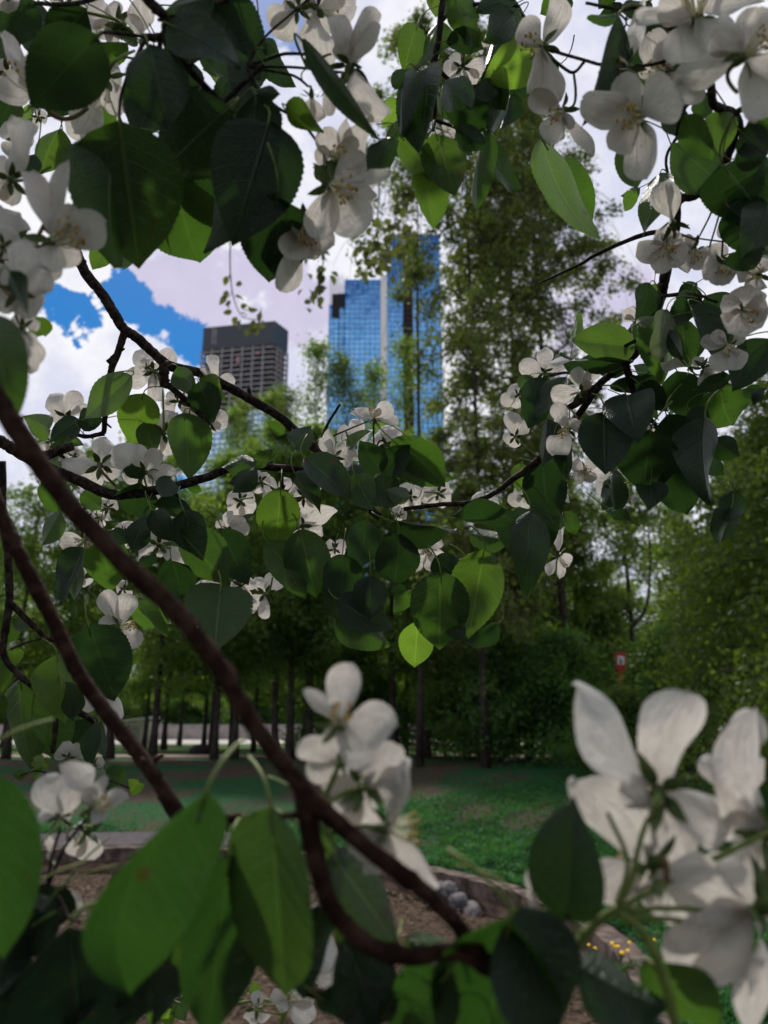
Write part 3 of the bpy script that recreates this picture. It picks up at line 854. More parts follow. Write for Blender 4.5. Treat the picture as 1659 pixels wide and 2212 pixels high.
Fl(810, 420, 's', [(735, 340, 90), (720, 390, 50)], 70, ns=2)
Fl(100, 1560, 'a', [(20, 1500, 90), (100, 1640, 110), (-30, 1590, 100), (180, 1560, 90)], 80)
Fl(900, 1100, 'a', [(860, 1060, 80), (930, 1180, 80), (820, 1150, 80)], 76)
Fl(1170, 1500, 'c', [(1120, 1440, 80), (1240, 1500, 90), (1180, 1580, 60)], 76)
Fl(350, 1440, 's', [(370, 1600, 60), (310, 1450, 80)], 80, ns=5)
Fl(640, 1500, 'a', [(560, 1550, 150), (730, 1560, 150), (650, 1440, 110)], 80)
L(400, 540, 430, 365, 60, 'Y', 72)
L(800, 585, 370, 545, 215, 'y', 69, -1, 0.25)
L(780, 680, 310, 635, 85, 'd', 68)
L(760, 720, 490, 690, 95, 'd', 69)
L(470, 740, 330, 700, 90, 'd', 71)
L(895, 175, 800, 450, 140, 'd', 66)
L(945, 180, 885, 365, 135, 'y', 68)
L(810, 440, 930, 385, 70, 'p', 66)
L(1185, 235, 1015, 450, 155, 'd', 63)
L(1000, 345, 945, 675, 125, 'p', 63, -1)
L(1000, 480, 1110, 670, 110, 'd', 63.5)
L(970, 370, 975, 835, 205, 'g', 68, 1)
L(1100, 410, 1150, 730, 175, 'g', 66, 1)
L(1150, 315, 1375, 790, 175, 'd', 61, -1, 0.3)
L(235, 795, 105, 1120, 225, 'd', 74, -1)
L(350, 785, 145, 1060, 135, 'd', 72, -1, 0.3)
L(230, 1055, 190, 1370, 135, 'd', 71, -1)
L(262, 965, 195, 1335, 55, 'y', 70)
L(600, 1015, 605, 1420, 300, 'd', 66, -1, 0.25)
L(740, 900, 820, 1215, 290, 'd', 65, -1, 0.2)
L(1070, 745, 1140, 1050, 235, 'd', 67, 1)
L(1350, 845, 1430, 1100, 300, 'g', 66, 1)
L(1000, 1030, 1145, 1360, 250, 'd', 64, 1)
L(1250, 1040, 1290, 1615, 240, 'd', 65, 1)
L(900, 1130, 845, 1550, 365, 'd', 63, 1, 0.06)
L(1000, 1370, 1130, 1680, 230, 'd', 64, 1)
L(900, 1480, 880, 1650, 180, 'd', 64)
L(1240, 1270, 1270, 1530, 80, 'd', 67)
L(1440, 1510, 1400, 1730, 145, 'd', 66)
L(200, 1320, 265, 1740, 255, 'd', 74, 1)
L(60, 1340, 40, 1530, 120, 'y', 77)
L(650, 1380, 690, 1690, 90, 'd', 70)
L(280, 1265, 345, 1460, 60, 'd', 70)
L(372, 1165, 350, 1440, 65, 'd', 69)
L(960, 840, 635, 850, 105, 'd', 69)
L(1680, 540, 1425, 870, 225, 'd', 58, -1)
L(1420, 800, 1175, 865, 95, 'd', 62)
L(1659, 860, 1560, 970, 60, 'd', 62)
L(120, 770, 40, 850, 80, 'g', 78)
L(830, 830, 1010, 1000, 160, 'd', 68)
L(1290, 1200, 1480, 1300, 150, 'd', 67)
L(1150, 1000, 1290, 1130, 140, 'd', 67)
L(800, 1000, 700, 1290, 180, 'd', 69)
L(1500, 870, 1650, 930, 90, 'd', 62)
L(1180, 190, 1110, 330, 140, 'd', 64)
crop(2, 2)
L(120, -10, 95, 570, 235, 'd', 75, 1)
L(200, -70, 215, 280, 205, 'd', 76, 1)
L(330, 0, 415, 150, 90, 'g', 78)
L(650, -10, 830, 90, 55, 'd', 68)
L(1420, -30, 1325, 200, 105, 'd', 66)
Fl(300, 290, 's', [(345, 95, 60), (385, 325, 95), (305, 435, 65), (235, 415, 50)], 84, ns=4)
crop(2, 1)
B([(170, 180), (300, 120), (450, 50), (530, 0), (700, -80), (900, -150), (1040, -140)], 12, 40, 72, 66, knobs=False)

# upper left: big dark leaves
bough('F', 45, 'bough of big dark leaves with half hidden blossoms in the upper left corner')
crop(0, 0)
B([(880, -120), (960, 0), (1080, 130), (1060, 230), (950, 240)], 80, 50, 44, 46)
B([(1060, 230), (1200, 420), (1330, 560), (1500, 740)], 56, 40, 45, 48)
B([(950, 240), (860, 420), (790, 600), (770, 780)], 30, 22, 46, 44, knobs=False)
B([(1040, 220), (1030, 600), (1080, 1000), (1130, 1150)], 36, 26, 47, 51)
B([(950, 240), (700, 210), (630, 230)], 26, 24, 45, 43, knobs=False)
B([(880, -120), (500, 20), (200, 20)], 40, 26, 48, 56)
B([(1080, 130), (1400, 20), (1659, -40)], 44, 30, 46, 50)
L(635, 230, 195, 700, 430, 'd', 42, 1, 0.2)
L(200, 0, 30, 290, 210, 'd', 55)
L(1085, 150, 1560, 430, 260, 'd', 44, 1)
L(1330, -50, 1690, 520, 390, 'd', 48, 1)
L(960, 290, 1100, 850, 360, 'd', 44, 1)
L(1485, 700, 1040, 1130, 480, 'd', 44.5, 1, 0.1)
L(770, 785, 900, 1745, 650, 'g', 42, 1, 0.08)
L(390, 830, 270, 1130, 175, 'y', 60)
L(1140, 1160, 1290, 1700, 460, 'g', 50, 1)
L(1050, 1130, 1110, 1650, 120, 'y', 52)
L(1740, 790, 1500, 1600, 520, 'd', 45, 1, 0.1)
L(1800, 1250, 1740, 1830, 480, 'd', 46, 1)
L(830, 280, 550, 390, 120, 'g', 55)
L(1230, 390, 1190, 700, 180, 'd', 52)
L(100, 620, -20, 840, 160, 'd', 58)
L(230, 1000, 180, 1140, 100, 'd', 58)
L(1350, 420, 1470, 620, 110, 'Y', 62)
L(700, 1560, 600, 1750, 135, 'y', 60)
L(790, 1580, 795, 1740, 150, 'y', 60)
L(190, 680, 130, 860, 80, 'Y', 66)
L(1380, -10, 1070, 70, 130, 'd', 46)
L(1600, 1180, 1320, 1640, 260, 'd', 47)
L(860, 900, 1010, 1250, 200, 'g', 50)
Fl(50, -20, 'a', [(-30, 60, 130), (120, 40, 120), (60, 90, 100), (0, -110, 100)], 52)
Fl(225, 600, 's', [(0, 210, 130), (-10, 560, 220), (120, 330, 90)], 47, ns=4)
Fl(70, 1160, 'a', [(110, 755, 175), (-60, 1000, 150), (-40, 1250, 150), (60, 1330, 150)], 46)
Fl(350, 1560, 'c', [(185, 1110, 200), (445, 1040, 130), (480, 1330, 150), (690, 1450, 260), (330, 1760, 200)], 40, st=(0.8, -0.4))
Fl(90, 1560, 'a', [(20, 1340, 190), (-60, 1560, 200), (120, 1400, 170), (80, 1720, 200), (230, 1620, 150)], 44, stalk=(-40, 1500))
Fl(690, 500, 'a', [(390, 660, 230), (480, 860, 200), (800, 740, 200), (790, 480, 160), (560, 530, 150)], 54, stalk=(870, 330))
Fl(760, 160, 'a', [(545, 70, 210), (620, 220, 140), (730, 10, 120), (690, 270, 110)], 58)
Fl(930, 230, 's', [(900, -20, 170), (830, 100, 100)], 56, ns=0)
Fl(850, 940, 's', [(970, 1120, 110), (880, 1080, 80)], 58, ns=0)
Fl(1200, 80, 'a', [(1110, 110, 90), (1240, 150, 90), (1200, 20, 90)], 60)
Fl(250, 760, 'a', [(200, 830, 80), (310, 760, 80), (240, 690, 60)], 66)

L(560, 60, 330, 330, 260, 'd', 54)
L(1000, 430, 880, 900, 300, 'd', 52)
L(1300, 560, 1150, 1050, 330, 'd', 50)
L(1250, 1000, 1480, 1500, 380, 'd', 51)
L(1600, 500, 1420, 900, 280, 'd', 53)
L(700, 640, 560, 880, 200, 'g', 58)
L(480, 480, 300, 760, 220, 'd', 60)
L(60, 60, -40, 480, 240, 'd', 58)
L(1010, 1080, 960, 1500, 260, 'g', 54)
L(1280, 60, 1100, 420, 280, 'd', 52)
L(1659, 300, 1560, 760, 240, 'd', 54)
Fl(640, 780, 'a', [(500, 690, 170), (430, 860, 160), (760, 870, 160), (700, 640, 140), (560, 930, 140)], 62)
Fl(600, 120, 'a', [(480, 60, 150), (700, 30, 150), (560, 240, 150), (720, 180, 140)], 64)
Fl(120, 900, 'a', [(20, 800, 150), (210, 860, 140), (60, 1020, 150), (180, 980, 120)], 56)
Fl(60, 480, 'a', [(-40, 400, 150), (140, 380, 140), (40, 620, 150)], 58)
Fl(1150, 700, 'a', [(1080, 600, 130), (1240, 650, 130), (1100, 800, 130), (1220, 790, 120)], 60)
Fl(1560, 560, 'a', [(1480, 480, 140), (1640, 500, 140), (1530, 660, 140), (1640, 640, 130)], 60)
Fl(420, 40, 'a', [(340, -30, 140), (500, -20, 140), (370, 130, 140), (480, 120, 130)], 62)
Fl(1440, 30, 'a', [(1380, -50, 120), (1520, -30, 120), (1400, 110, 120), (1500, 100, 120)], 60)
# blossoms hanging in the top middle
bough('S', 48, 'spray of white blossoms on thin red stalks hanging at the top, left of the towers')
crop(1, 0)
B([(-250, 700), (-100, 560), (40, 430)], 40, 30, 48, 48)
B([(-60, 420), (40, 395), (180, 350), (320, 350)], 24, 22, 48, 48, knobs=False)
B([(-60, 430), (40, 430), (300, 440), (560, 470)], 20, 18, 48, 48, knobs=False)
B([(-60, 430), (40, 450), (240, 490), (340, 560)], 20, 18, 48, 48, knobs=False)
B([(-60, 420), (60, 240), (250, 70)], 20, 16, 48, 49, knobs=False)
B([(-60, 440), (60, 640), (300, 800), (440, 1000), (470, 1150)], 24, 18, 48, 47, knobs=False)
B([(440, 1000), (420, 1250), (330, 1440)], 18, 16, 47, 49, knobs=False)
B([(250, 70), (330, 0), (420, -120)], 16, 20, 49, 50, knobs=False)
Fl(270, 60, 'a', [(130, 250, 195), (70, 130, 140), (330, -60, 150), (420, 90, 150), (180, -20, 120)], 49)
Fl(390, 60, 'a', [(430, 445, 215), (650, 30, 250), (560, -80, 170), (500, 200, 160)], 50)
Fl(610, 430, 'a', [(815, 100, 165), (720, 100, 180), (560, 90, 160), (840, 760, 200), (530, 260, 110)], 47)
Fl(470, 530, 's', [(500, 745, 115), (690, 715, 90), (560, 700, 60)], 48, st=(-0.3, -0.4), ns=14)
Fl(360, 630, 's', [(320, 790, 120), (410, 790, 90)], 48, ns=3)
Fl(520, 1040, 'c', [(430, 830, 170), (745, 740, 150), (590, 780, 110), (660, 900, 130), (380, 980, 120)], 47, st=(0.2, -0.4))
Fl(490, 1200, 'c', [(730, 1020, 210), (870, 1110, 160), (790, 1260, 130), (710, 1500, 290), (420, 1560, 240)], 45.5, st=(0.7, 0.35))
Fl(320, 1460, 'c', [(230, 1690, 210), (140, 1880, 150), (500, 1600, 190), (380, 1680, 150), (230, 1480, 120)], 47, st=(0.25, 0.75))
Fl(600, 1060, 'a', [(650, 1180, 120), (800, 1180, 130), (560, 1140, 110)], 48)
L(295, 260, 850, 960, 115, 'd', 44, -1, 0.3)
L(880, 880, 720, 1110, 150, 'd', 44)
L(190, 680, 440, 860, 140, 'y', 46)
L(0, 580, 160, 610, 85, 'd', 46)
L(40, 310, 130, 330, 60, 'd', 46)
L(320, 450, 490, 350, 50, 'd', 47)
L(380, 1090, 500, 1170, 90, 'd', 46)

# top middle leaves
bough('G', 58, 'vertical dark twig of drooping green leaves at the top, above the tall tower')
crop(1, 0)
B([(1230, -120), (1210, 0), (1195, 140), (1185, 250), (1150, 420), (1130, 540)], 50, 40, 58, 58)
B([(1150, 420), (1300, 560), (1420, 620), (1600, 560)], 30, 18, 58, 60)
B([(1140, 540), (1160, 700), (1150, 850)], 30, 22, 58, 60)
B([(1195, 140), (1300, 60), (1500, 20), (1700, 40)], 30, 22, 58, 60)
B([(1160, 780), (1300, 830), (1420, 880)], 22, 16, 59, 60)
B([(1700, 40), (1780, 200), (1850, 330)], 22, 16, 60, 59)
L(1045, 165, 965, 475, 175, 'y', 60, 1)
L(1195, 130, 1005, 480, 120, 'g', 59)
L(1285, -10, 1425, 310, 175, 'g', 58, 1)
L(1150, -40, 1165, 115, 95, 'y', 62)
L(1680, -10, 1425, 75, 115, 'd', 58)
L(1120, 430, 1060, 1010, 240, 'd', 56, 1, 0.25)
L(970, 455, 955, 890, 110, 'd', 56.5, -1)
L(985, 460, 885, 570, 100, 'd', 57)
L(930, 645, 815, 830, 115, 'Y', 61)
L(930, 875, 1195, 1180, 190, 'y', 59, 1)
L(870, 880, 850, 1100, 90, 'g', 59)
L(1090, 1110, 1150, 1490, 205, 'y', 58, -1, 0.3)
L(1165, 865, 1290, 1270, 250, 'y', 57, 1, 0.15)
L(1475, 845, 1430, 1380, 95, 'g', 60)
L(1210, 540, 1395, 710, 205, 'd', 57)
L(1290, 590, 1480, 860, 270, 'd', 57, 1)
L(1645, 590, 1510, 860, 115, 'd', 58, -1)
L(1230, 270, 1490, 330, 135, 'd', 57)
L(1670, 90, 1470, 270, 180, 'd', 58)
L(1570, 190, 1480, 450, 100, 'd', 58)
L(1850, 330, 1470, 520, 265, 'Y', 58, 1, 0.1)
L(1300, 830, 1500, 960, 140, 'd', 59)
L(1560, 560, 1400, 620, 120, 'd', 58)
L(1600, 300, 1659, 600, 150, 'd', 60)
L(1500, 430, 1620, 720, 170, 'd', 59)
L(1700, 60, 1640, 260, 160, 'd', 60)
Fl(1340, 430, 'a', [(1210, 470, 130), (1310, 600, 140), (1490, 430, 120), (1420, 560, 130), (1250, 380, 110)], 63)
Fl(1440, 620, 'c', [(1380, 690, 80), (1470, 680, 80), (1420, 560, 80)], 64)
Fl(1210, 850, 's', [(1150, 900, 80), (1300, 860, 80), (1240, 820, 60)], 64, ns=5)
Fl(1480, 310, 's', [(1490, 270, 60), (1440, 330, 60)], 64, ns=3)

# top right blossoms
bough('H', 46, 'bough of large white blossoms with ochre stamens in the upper right corner')
crop(2, 0)
B([(1250, 480), (1290, 560), (1310, 680), (1440, 740), (1470, 850), (1400, 1000), (1370, 1080), (1200, 1260), (1080, 1300), (1060, 1480), (1010, 1640)], 60, 60, 46, 62)
B([(1440, 740), (1700, 560), (1850, 380)], 40, 30, 47, 44)
B([(1250, 480), (1150, 300), (1180, 120), (1300, -100)], 46, 40, 46, 45)
B([(1150, 300), (880, 60), (700, 60), (480, 20)], 40, 20, 46, 50)
B([(470, 390), (600, 420), (900, 420), (1150, 330)], 22, 24, 50, 47, knobs=False)
B([(250, 325), (330, 350), (470, 390)], 22, 22, 51, 50, knobs=False)
B([(270, 390), (390, 470), (470, 400)], 22, 22, 51, 50, knobs=False)
B([(1060, 880), (1100, 740), (1180, 640), (1290, 600)], 22, 20, 50, 47, knobs=False)
B([(1080, 870), (1000, 1020), (1030, 1180), (1120, 1280)], 22, 18, 60, 60, knobs=False)
B([(1340, 1120), (1300, 1350), (1200, 1560)], 14, 12, 56, 56, knobs=False)
B([(1360, 1120), (1350, 1350), (1280, 1600)], 14, 12, 56, 56, knobs=False)
B([(1385, 1120), (1380, 1340), (1360, 1660)], 16, 14, 56, 56, knobs=False)
B([(700, 90), (740, 140), (720, 200)], 14, 12, 50, 50, knobs=False)
B([(1360, 1080), (1520, 1060)], 30, 24, 54, 52, knobs=False)
Fl(195, 300, 'c', [(60, 130, 180), (320, -10, 160), (110, 615, 125), (310, 660, 150), (30, 290, 60)], 51, st=(-0.7, -0.2))
Fl(325, 715, 'c', [(110, 620, 160), (220, 915, 165), (515, 1015, 85), (340, 900, 70), (400, 830, 80)], 52, st=(-0.8, 0.15), stalk=(400, 480))
Fl(750, 440, 'c', [(690, 210, 140), (850, -10, 120), (810, 650, 120), (560, 480, 60), (640, 300, 60)], 48, st=(-0.85, -0.05), ns=24)
Fl(830, 740, 'c', [(450, 640, 240), (690, 490, 190), (1070, 550, 330), (630, 970, 200), (880, 1155, 225)], 44, st=(-0.6, 0.05), ns=22)
Fl(980, 470, 'c', [(900, 200, 190), (1000, 230, 150), (1130, 660, 220), (820, 460, 110)], 49, st=(-0.7, -0.1), ns=20)
Fl(1200, 100, 'c', [(950, 5, 220), (800, 150, 150), (1620, 0, 160), (1060, 420, 280), (1400, 300, 260)], 43, st=(-0.1, -0.8), stalk=(1180, 300))
Fl(1510, 360, 'c', [(1600, 40, 250), (1110, 450, 230), (1300, 210, 210), (1600, 785, 210), (1760, 460, 170)], 40.5, st=(0.7, -0.6), stalk=(1460, 600), ns=20)
Fl(1200, 480, 'a', [(1110, 665, 220), (1260, 580, 170), (1050, 480, 150)], 45)
Fl(1040, 1440, 'a', [(975, 1175, 185), (1000, 1190, 60)], 56, stalk=(1050, 1540), ns=0)
Fl(1000, 1580, 'c', [(800, 1650, 160), (930, 1500, 150), (1090, 1510, 150), (1120, 1700, 160), (920, 1760, 170)], 58, st=(0.1, 0.8))
Fl(1180, 1620, 'c', [(1090, 1560, 130), (1250, 1730, 150), (1060, 1730, 150), (1330, 1680, 130)], 59, st=(0.1, 0.8))
Fl(1490, 1540, 'a', [(1345, 1450, 90), (1450, 1430, 90), (1570, 1490, 90), (1400, 1590, 80)], 60)
Fl(1370, 1720, 'c', [(1300, 1580, 100), (1530, 1700, 150), (1230, 1760, 150), (1420, 1830, 130), (1320, 1850, 110)], 57, st=(0.0, 0.9))
Fl(1600, 1780, 'c', [(1450, 1760, 150), (1640, 1650, 160), (1560, 1890, 140)], 56)
L(690, 105, 450, 830, 175, 'd', 46, -1, 0.3)
L(890, 0, 690, 85, 95, 'd', 48)
L(695, 85, 485, 115, 55, 'g', 50)
L(190, 895, 570, 1550, 185, 'r', 62, -1, 0.2, -0.09)
L(760, 840, 810, 1225, 205, 'g', 52, 1)
L(960, 1120, 850, 1535, 175, 'g', 58, 1)
L(1345, 1185, 1030, 930, 310, 'g', 56, 1, 0.08)
L(1105, 755, 1290, 1040, 175, 'g', 50)
L(1345, 715, 1340, 1015, 195, 'y', 49, -1, 0.25)
L(1370, 1080, 1690, 1500, 410, 'd', 50, 1)
L(1440, 1030, 1670, 990, 155, 'd', 49)
L(1540, 770, 1690, 980, 150, 'g', 47)
L(1670, 50, 1470, 170, 100, 'd', 48)
L(1090, 340, 1010, 220, 90, 'g', 52)
L(800, 1235, 730, 1370, 85, 'y', 66)
L(1659, 1300, 1500, 1659, 260, 'd', 52)
L(1480, 850, 1659, 1000, 180, 'd', 49)
L(1000, 700, 1120, 860, 150, 'd', 52)
L(1200, 640, 1290, 760, 120, 'g', 52)
L(1130, 430, 1240, 520, 100, 'd', 50)
L(1290, 300, 1420, 320, 90, 'd', 50)
L(1400, 1340, 1659, 1640, 300, 'd', 53, 1)
L(1640, 1600, 1370, 1715, 155, 'd', 52)
L(350, -30, 180, 90, 150, 'g', 60)
L(620, -30, 560, 60, 120, 'g', 60)

# blossoms and leaf at the left edge
bough('M', 38, 'white blossoms and one big green leaf at the left edge, beside the bright cloud')
crop(0, 1)
B([(-160, -300), (-80, 0), (-60, 300), (-60, 420)], 40, 30, 40, 36)
B([(-80, 0), (40, 60), (100, 200)], 24, 20, 39, 38, knobs=False)
Fl(110, 230, 'a', [(330, 100, 190), (250, 380, 210), (-40, 60, 170), (-30, 330, 170), (200, -90, 180)], 38, stalk=(-40, 120))
Fl(150, 470, 'a', [(240, 720, 120), (200, 590, 130), (60, 420, 140), (250, 420, 120)], 41)
Fl(320, 60, 'a', [(520, -30, 150), (400, 130, 170), (270, -60, 150), (220, 160, 150)], 42)
Fl(20, -60, 'a', [(150, -40, 170), (-60, 60, 150), (60, -200, 160)], 40)
Fl(170, 700, 'a', [(245, 740, 90), (220, 640, 100), (120, 620, 120)], 42)
L(-70, 390, 100, 1085, 340, 'g', 34, 1, 0.1)
L(225, 395, 290, 520, 135, 'y', 45)
L(60, 100, 180, 380, 100, 'd', 36)

# far left twig with leaves
bough('L', 62, 'thin dark twig down the left edge with dull green leaves, before the shaded park')
crop(0, 2)
B([(10, -330), (15, 0), (50, 250), (60, 560), (30, 800), (20, 900), (60, 990), (200, 1120), (330, 1200)], 62, 40, 60, 60)
B([(70, 590), (200, 720), (330, 830), (450, 790)], 50, 24, 60, 62)
B([(330, 1200), (360, 1360), (340, 1560)], 40, 36, 60, 60)
B([(330, 1200), (480, 1280), (600, 1350), (640, 1370)], 50, 40, 60, 62)
B([(70, 890), (160, 850), (270, 820)], 18, 14, 58, 58, knobs=False)
L(370, 925, 425, 1370, 255, 'y', 58, 1)
L(130, 1085, 215, 1660, 235, 'g', 60, 1)
L(250, 1235, 340, 1610, 285, 'g', 62, 1)
L(95, 670, -10, 870, 160, 'g', 62)
L(120, 880, 70, 1010, 90, 'y', 63)
L(100, 690, 190, 760, 90, 'g', 62)
L(50, 980, 0, 1190, 110, 'y', 61)
L(640, 1365, 590, 1670, 95, 'd', 60)
L(620, 1365, 690, 1600, 80, 'g', 61)
L(-20, 960, 70, 1000, 90, 'g', 64)
L(20, 1180, -60, 1300, 120, 'g', 62)
L(420, 1100, 470, 1360, 110, 'd', 57)
Fl(200, 1230, 's', [(190, 1345, 55), (225, 1180, 50)], 66, ns=0)
Fl(470, 1180, 'a', [(450, 1270, 90), (540, 1210, 90), (520, 1130, 80)], 66)

# low left blossoms behind the leaves
bough('K', 52, 'white blossoms and small bright leaves low on the left, behind big front leaves')
crop(0, 3)
B([(300, 800), (380, 600), (440, 480), (560, 330)], 24, 20, 37, 37, knobs=False)
B([(300, 800), (340, 560), (390, 400)], 24, 20, 37, 36, knobs=False)
B([(180, 1100), (300, 800)], 30, 26, 36, 37, knobs=False)
B([(300, 820), (380, 840), (440, 960), (520, 1000)], 34, 26, 36, 33, knobs=False)
B([(440, 480), (420, 200), (400, 60), (400, -20)], 20, 14, 37, 60, knobs=False)
B([(400, -20), (560, 60), (700, 80), (840, 130)], 14, 10, 60, 60, knobs=False)
B([(400, 60), (240, 20), (100, 60)], 14, 10, 58, 60, knobs=False)
Fl(390, 320, 'a', [(290, 40, 220), (480, 90, 150), (280, 250, 170), (470, 300, 150)], 37)
Fl(610, 250, 'c', [(380, -20, 140), (700, 60, 110), (560, 130, 110), (830, 200, 120), (680, 330, 130)], 36, st=(0.85, -0.35), ns=18)
Fl(560, 420, 'a', [(440, 560, 150), (600, 600, 170), (470, 380, 120)], 39)
Fl(500, 960, 's', [(490, 800, 90), (470, 900, 80)], 36, ns=0)
Fl(340, 600, 's', [(330, 440, 60), (320, 540, 50)], 38, ns=0)
crop(0, 2)
Fl(440, 1590, 'a', [(400, 1495, 105), (540, 1515, 110), (350, 1565, 60), (480, 1650, 80)], 60)
Fl(610, 1640, 'a', [(680, 1630, 80), (550, 1640, 70), (640, 1700, 60)], 62)
L(290, 1640, 215, 1600, 80, 'Y', 60)
L(300, 1600, 230, 1660, 80, 'Y', 61)
crop(0, 3)
L(170, 50, 80, 40, 60, 'y', 60)
L(220, 50, 290, 0, 80, 'Y', 60)
L(665, 40, 800, 90, 150, 'g', 60)
L(840, 170, 900, 90, 100, 'Y', 61)
L(660, 0, 620, 100, 70, 'p', 60)
L(560, 40, 640, 20, 70, 'g', 61)
L(330, 20, 240, 70, 60, 'p', 59)
L(520, 60, 560, 140, 60, 'Y', 61)

# blossoms at the bottom edge
bough('N', 50, 'small pale blossoms deep among the leaves at the bottom edge, left of centre', bark='stem')
crop(1, 3)
B([(130, 1800), (180, 1600), (250, 1450), (350, 1340)], 40, 24, 50, 50, knobs=False)
B([(180, 1600), (60, 1500), (-300, 1560)], 24, 16, 50, 60, knobs=False)
Fl(360, 1345, 'a', [(480, 1045, 140), (600, 1420, 190), (520, 1220, 120), (390, 1230, 80)], 50)
Fl(210, 1490, 'c', [(370, 1640, 140), (150, 1570, 90), (240, 1420, 90), (380, 1500, 90), (90, 1480, 90)], 49, st=(0.5, -0.3))
Fl(0, 1560, 'a', [(20, 1440, 90), (-40, 1660, 110), (50, 1650, 100)], 50)
crop(0, 3)
Fl(1110, 1460, 'a', [(1050, 1390, 75), (1120, 1350, 80), (1060, 1545, 85), (1180, 1500, 60)], 66)
L(1120, 1480, 970, 1680, 120, 'g', 64)
L(1130, 1500, 1200, 1640, 100, 'g', 64)
L(1080, 1560, 1100, 1680, 80, 'Y', 65)
crop(1, 3)
L(330, 1340, 300, 1290, 50, 'Y', 50)
L(0, 1480, -20, 1380, 60, 'Y', 52)
finish_boughs()
# ------------------------------------------------------------------ sky
SUN_EL, SUN_AZ = R(55), R(-16)          # azimuth to the right of straight ahead
def world():
    w = bpy.data.worlds.new("World"); SC.world = w; w.use_nodes = True
    nt = w.node_tree; nt.nodes.clear(); g = NT(nt)
    out = g.n('ShaderNodeOutputWorld'); bg = g.n('ShaderNodeBackground')
    bg.inputs[1].default_value = 0.1
    sky = g.n('ShaderNodeTexSky'); sky.sky_type = 'NISHITA'; sky.sun_disc = False
    sky.sun_elevation = SUN_EL; sky.sun_rotation = SUN_AZ
    sky.air_density = 1.0; sky.dust_density = 0.3; sky.ozone_density = 2.0
    hs = g.n('ShaderNodeHueSaturation'); hs.inputs['Saturation'].default_value = 1.6; hs.inputs['Value'].default_value = 1.0
    g.link(sky.outputs[0], hs.inputs['Color'])
    d = g.n('ShaderNodeTexCoord').outputs['Generated']
    n1 = g.noise(d, 15.0, 9.0, 0.62)
    n2 = g.noise(d, 3.2, 6.0, 0.55)
    n3 = g.noise(d, 42.0, 6.0, 0.62)
    n4 = g.noise(d, 5.0, 5.0, 0.6)
    wob = g.math('ADD', g.math('MULTIPLY', g.math('SUBTRACT', n1, 0.5), 0.42), g.math('MULTIPLY', g.math('SUBTRACT', n3, 0.5), 0.16))
    def patch(v, r, s=1.0):
        dv = g.n('ShaderNodeVectorMath'); dv.operation = 'DISTANCE'
        g.link(d, dv.inputs[0]); dv.inputs[1].default_value = tuple(v)
        q = g.math('SUBTRACT', dv.outputs['Value'], g.math('MULTIPLY', wob, s))
        return g.ramp(q, r * 0.66, r * 1.12, 1.0, 0.0)
    def many(lst):
        o = None
        for v, r, s in lst:
            p = patch(v, r, s); o = p if o is None else g.math('MAXIMUM', o, p)
        return o
    # clear gaps in the cloud
    blue = many([(ray(245, 628), 0.017, 0.40), (ray(292, 664), 0.019, 0.36), (ray(345, 705), 0.024, 0.34), (ray(400, 738), 0.024, 0.3), (ray(138, 662), 0.019, 0.40), (ray(188, 694), 0.012, 0.4), (ray(620, 30), 0.055, 0.5), (ray(430, 770), 0.022, 0.3),
                 (ray(370, 1090), 0.04, 0.4), ((-0.06, -0.72, 0.69), 0.245, 0.25), ((-0.75, -0.35, 0.6), 0.2, 0.8), ((0.1, -0.2, 0.97), 0.3, 0.8)])
    grey = many([(ray(385, 610), 0.062, 0.42), (ray(430, 665), 0.05, 0.42), (ray(545, 590), 0.03, 0.4), (ray(650, 660), 0.06, 0.42), (ray(600, 700), 0.035, 0.4), (ray(1310, 690), 0.07, 0.5), (ray(1230, 560), 0.04, 0.5), ((0.6, -0.2, 0.5), 0.35, 0.8), ((-0.8, 0.2, 0.5), 0.3, 0.8)])
    white = g.mix(g.ramp(g.math('ADD', g.math('MULTIPLY', n4, 0.6), g.math('MULTIPLY', n1, 0.4)), 0.4, 0.6), (7.0, 7.2, 8.8, 1), (9.6, 9.6, 10.0, 1))
    cloud = g.mix(grey, white, g.mix(n1, (5.2, 5.0, 7.0, 1), (7.6, 7.1, 8.6, 1)))
    colr = g.mix(blue, cloud, hs.outputs[0])
    g.link(colr, bg.inputs[0]); g.link(bg.outputs[0], out.inputs[0])
world()
sun = bpy.data.lights.new('sun', 'SUN'); sun.energy = 4.0; sun.angle = R(5); sun.color = (1.0, 0.96, 0.89)
so = bpy.data.objects.new('sun', sun); COL.objects.link(so)
sd = Vector((math.sin(SUN_AZ) * math.cos(SUN_EL), math.cos(SUN_AZ) * math.cos(SUN_EL), math.sin(SUN_EL)))
so.rotation_euler = sd.to_track_quat('Z', 'Y').to_euler()
so.location = sd * 60

# ------------------------------------------------------------------ ground and pond
PC = np.array([-6.0, 12.0]); PR = 9.15; RIM = -1.5
def ground_h(x, y):
    r = math.hypot(x - PC[0], y - PC[1]); a = math.atan2(y - PC[1], x - PC[0])
    near = 0.5 - 0.5 * math.sin(a)
    wdt = 20.0 * (1 - near) + 4.5 * near
    t = min(1.0, max(0.0, (r - PR) / wdt))
    return RIM * (1 - (t * t * (3 - 2 * t) * 0.35 + t * 0.65))

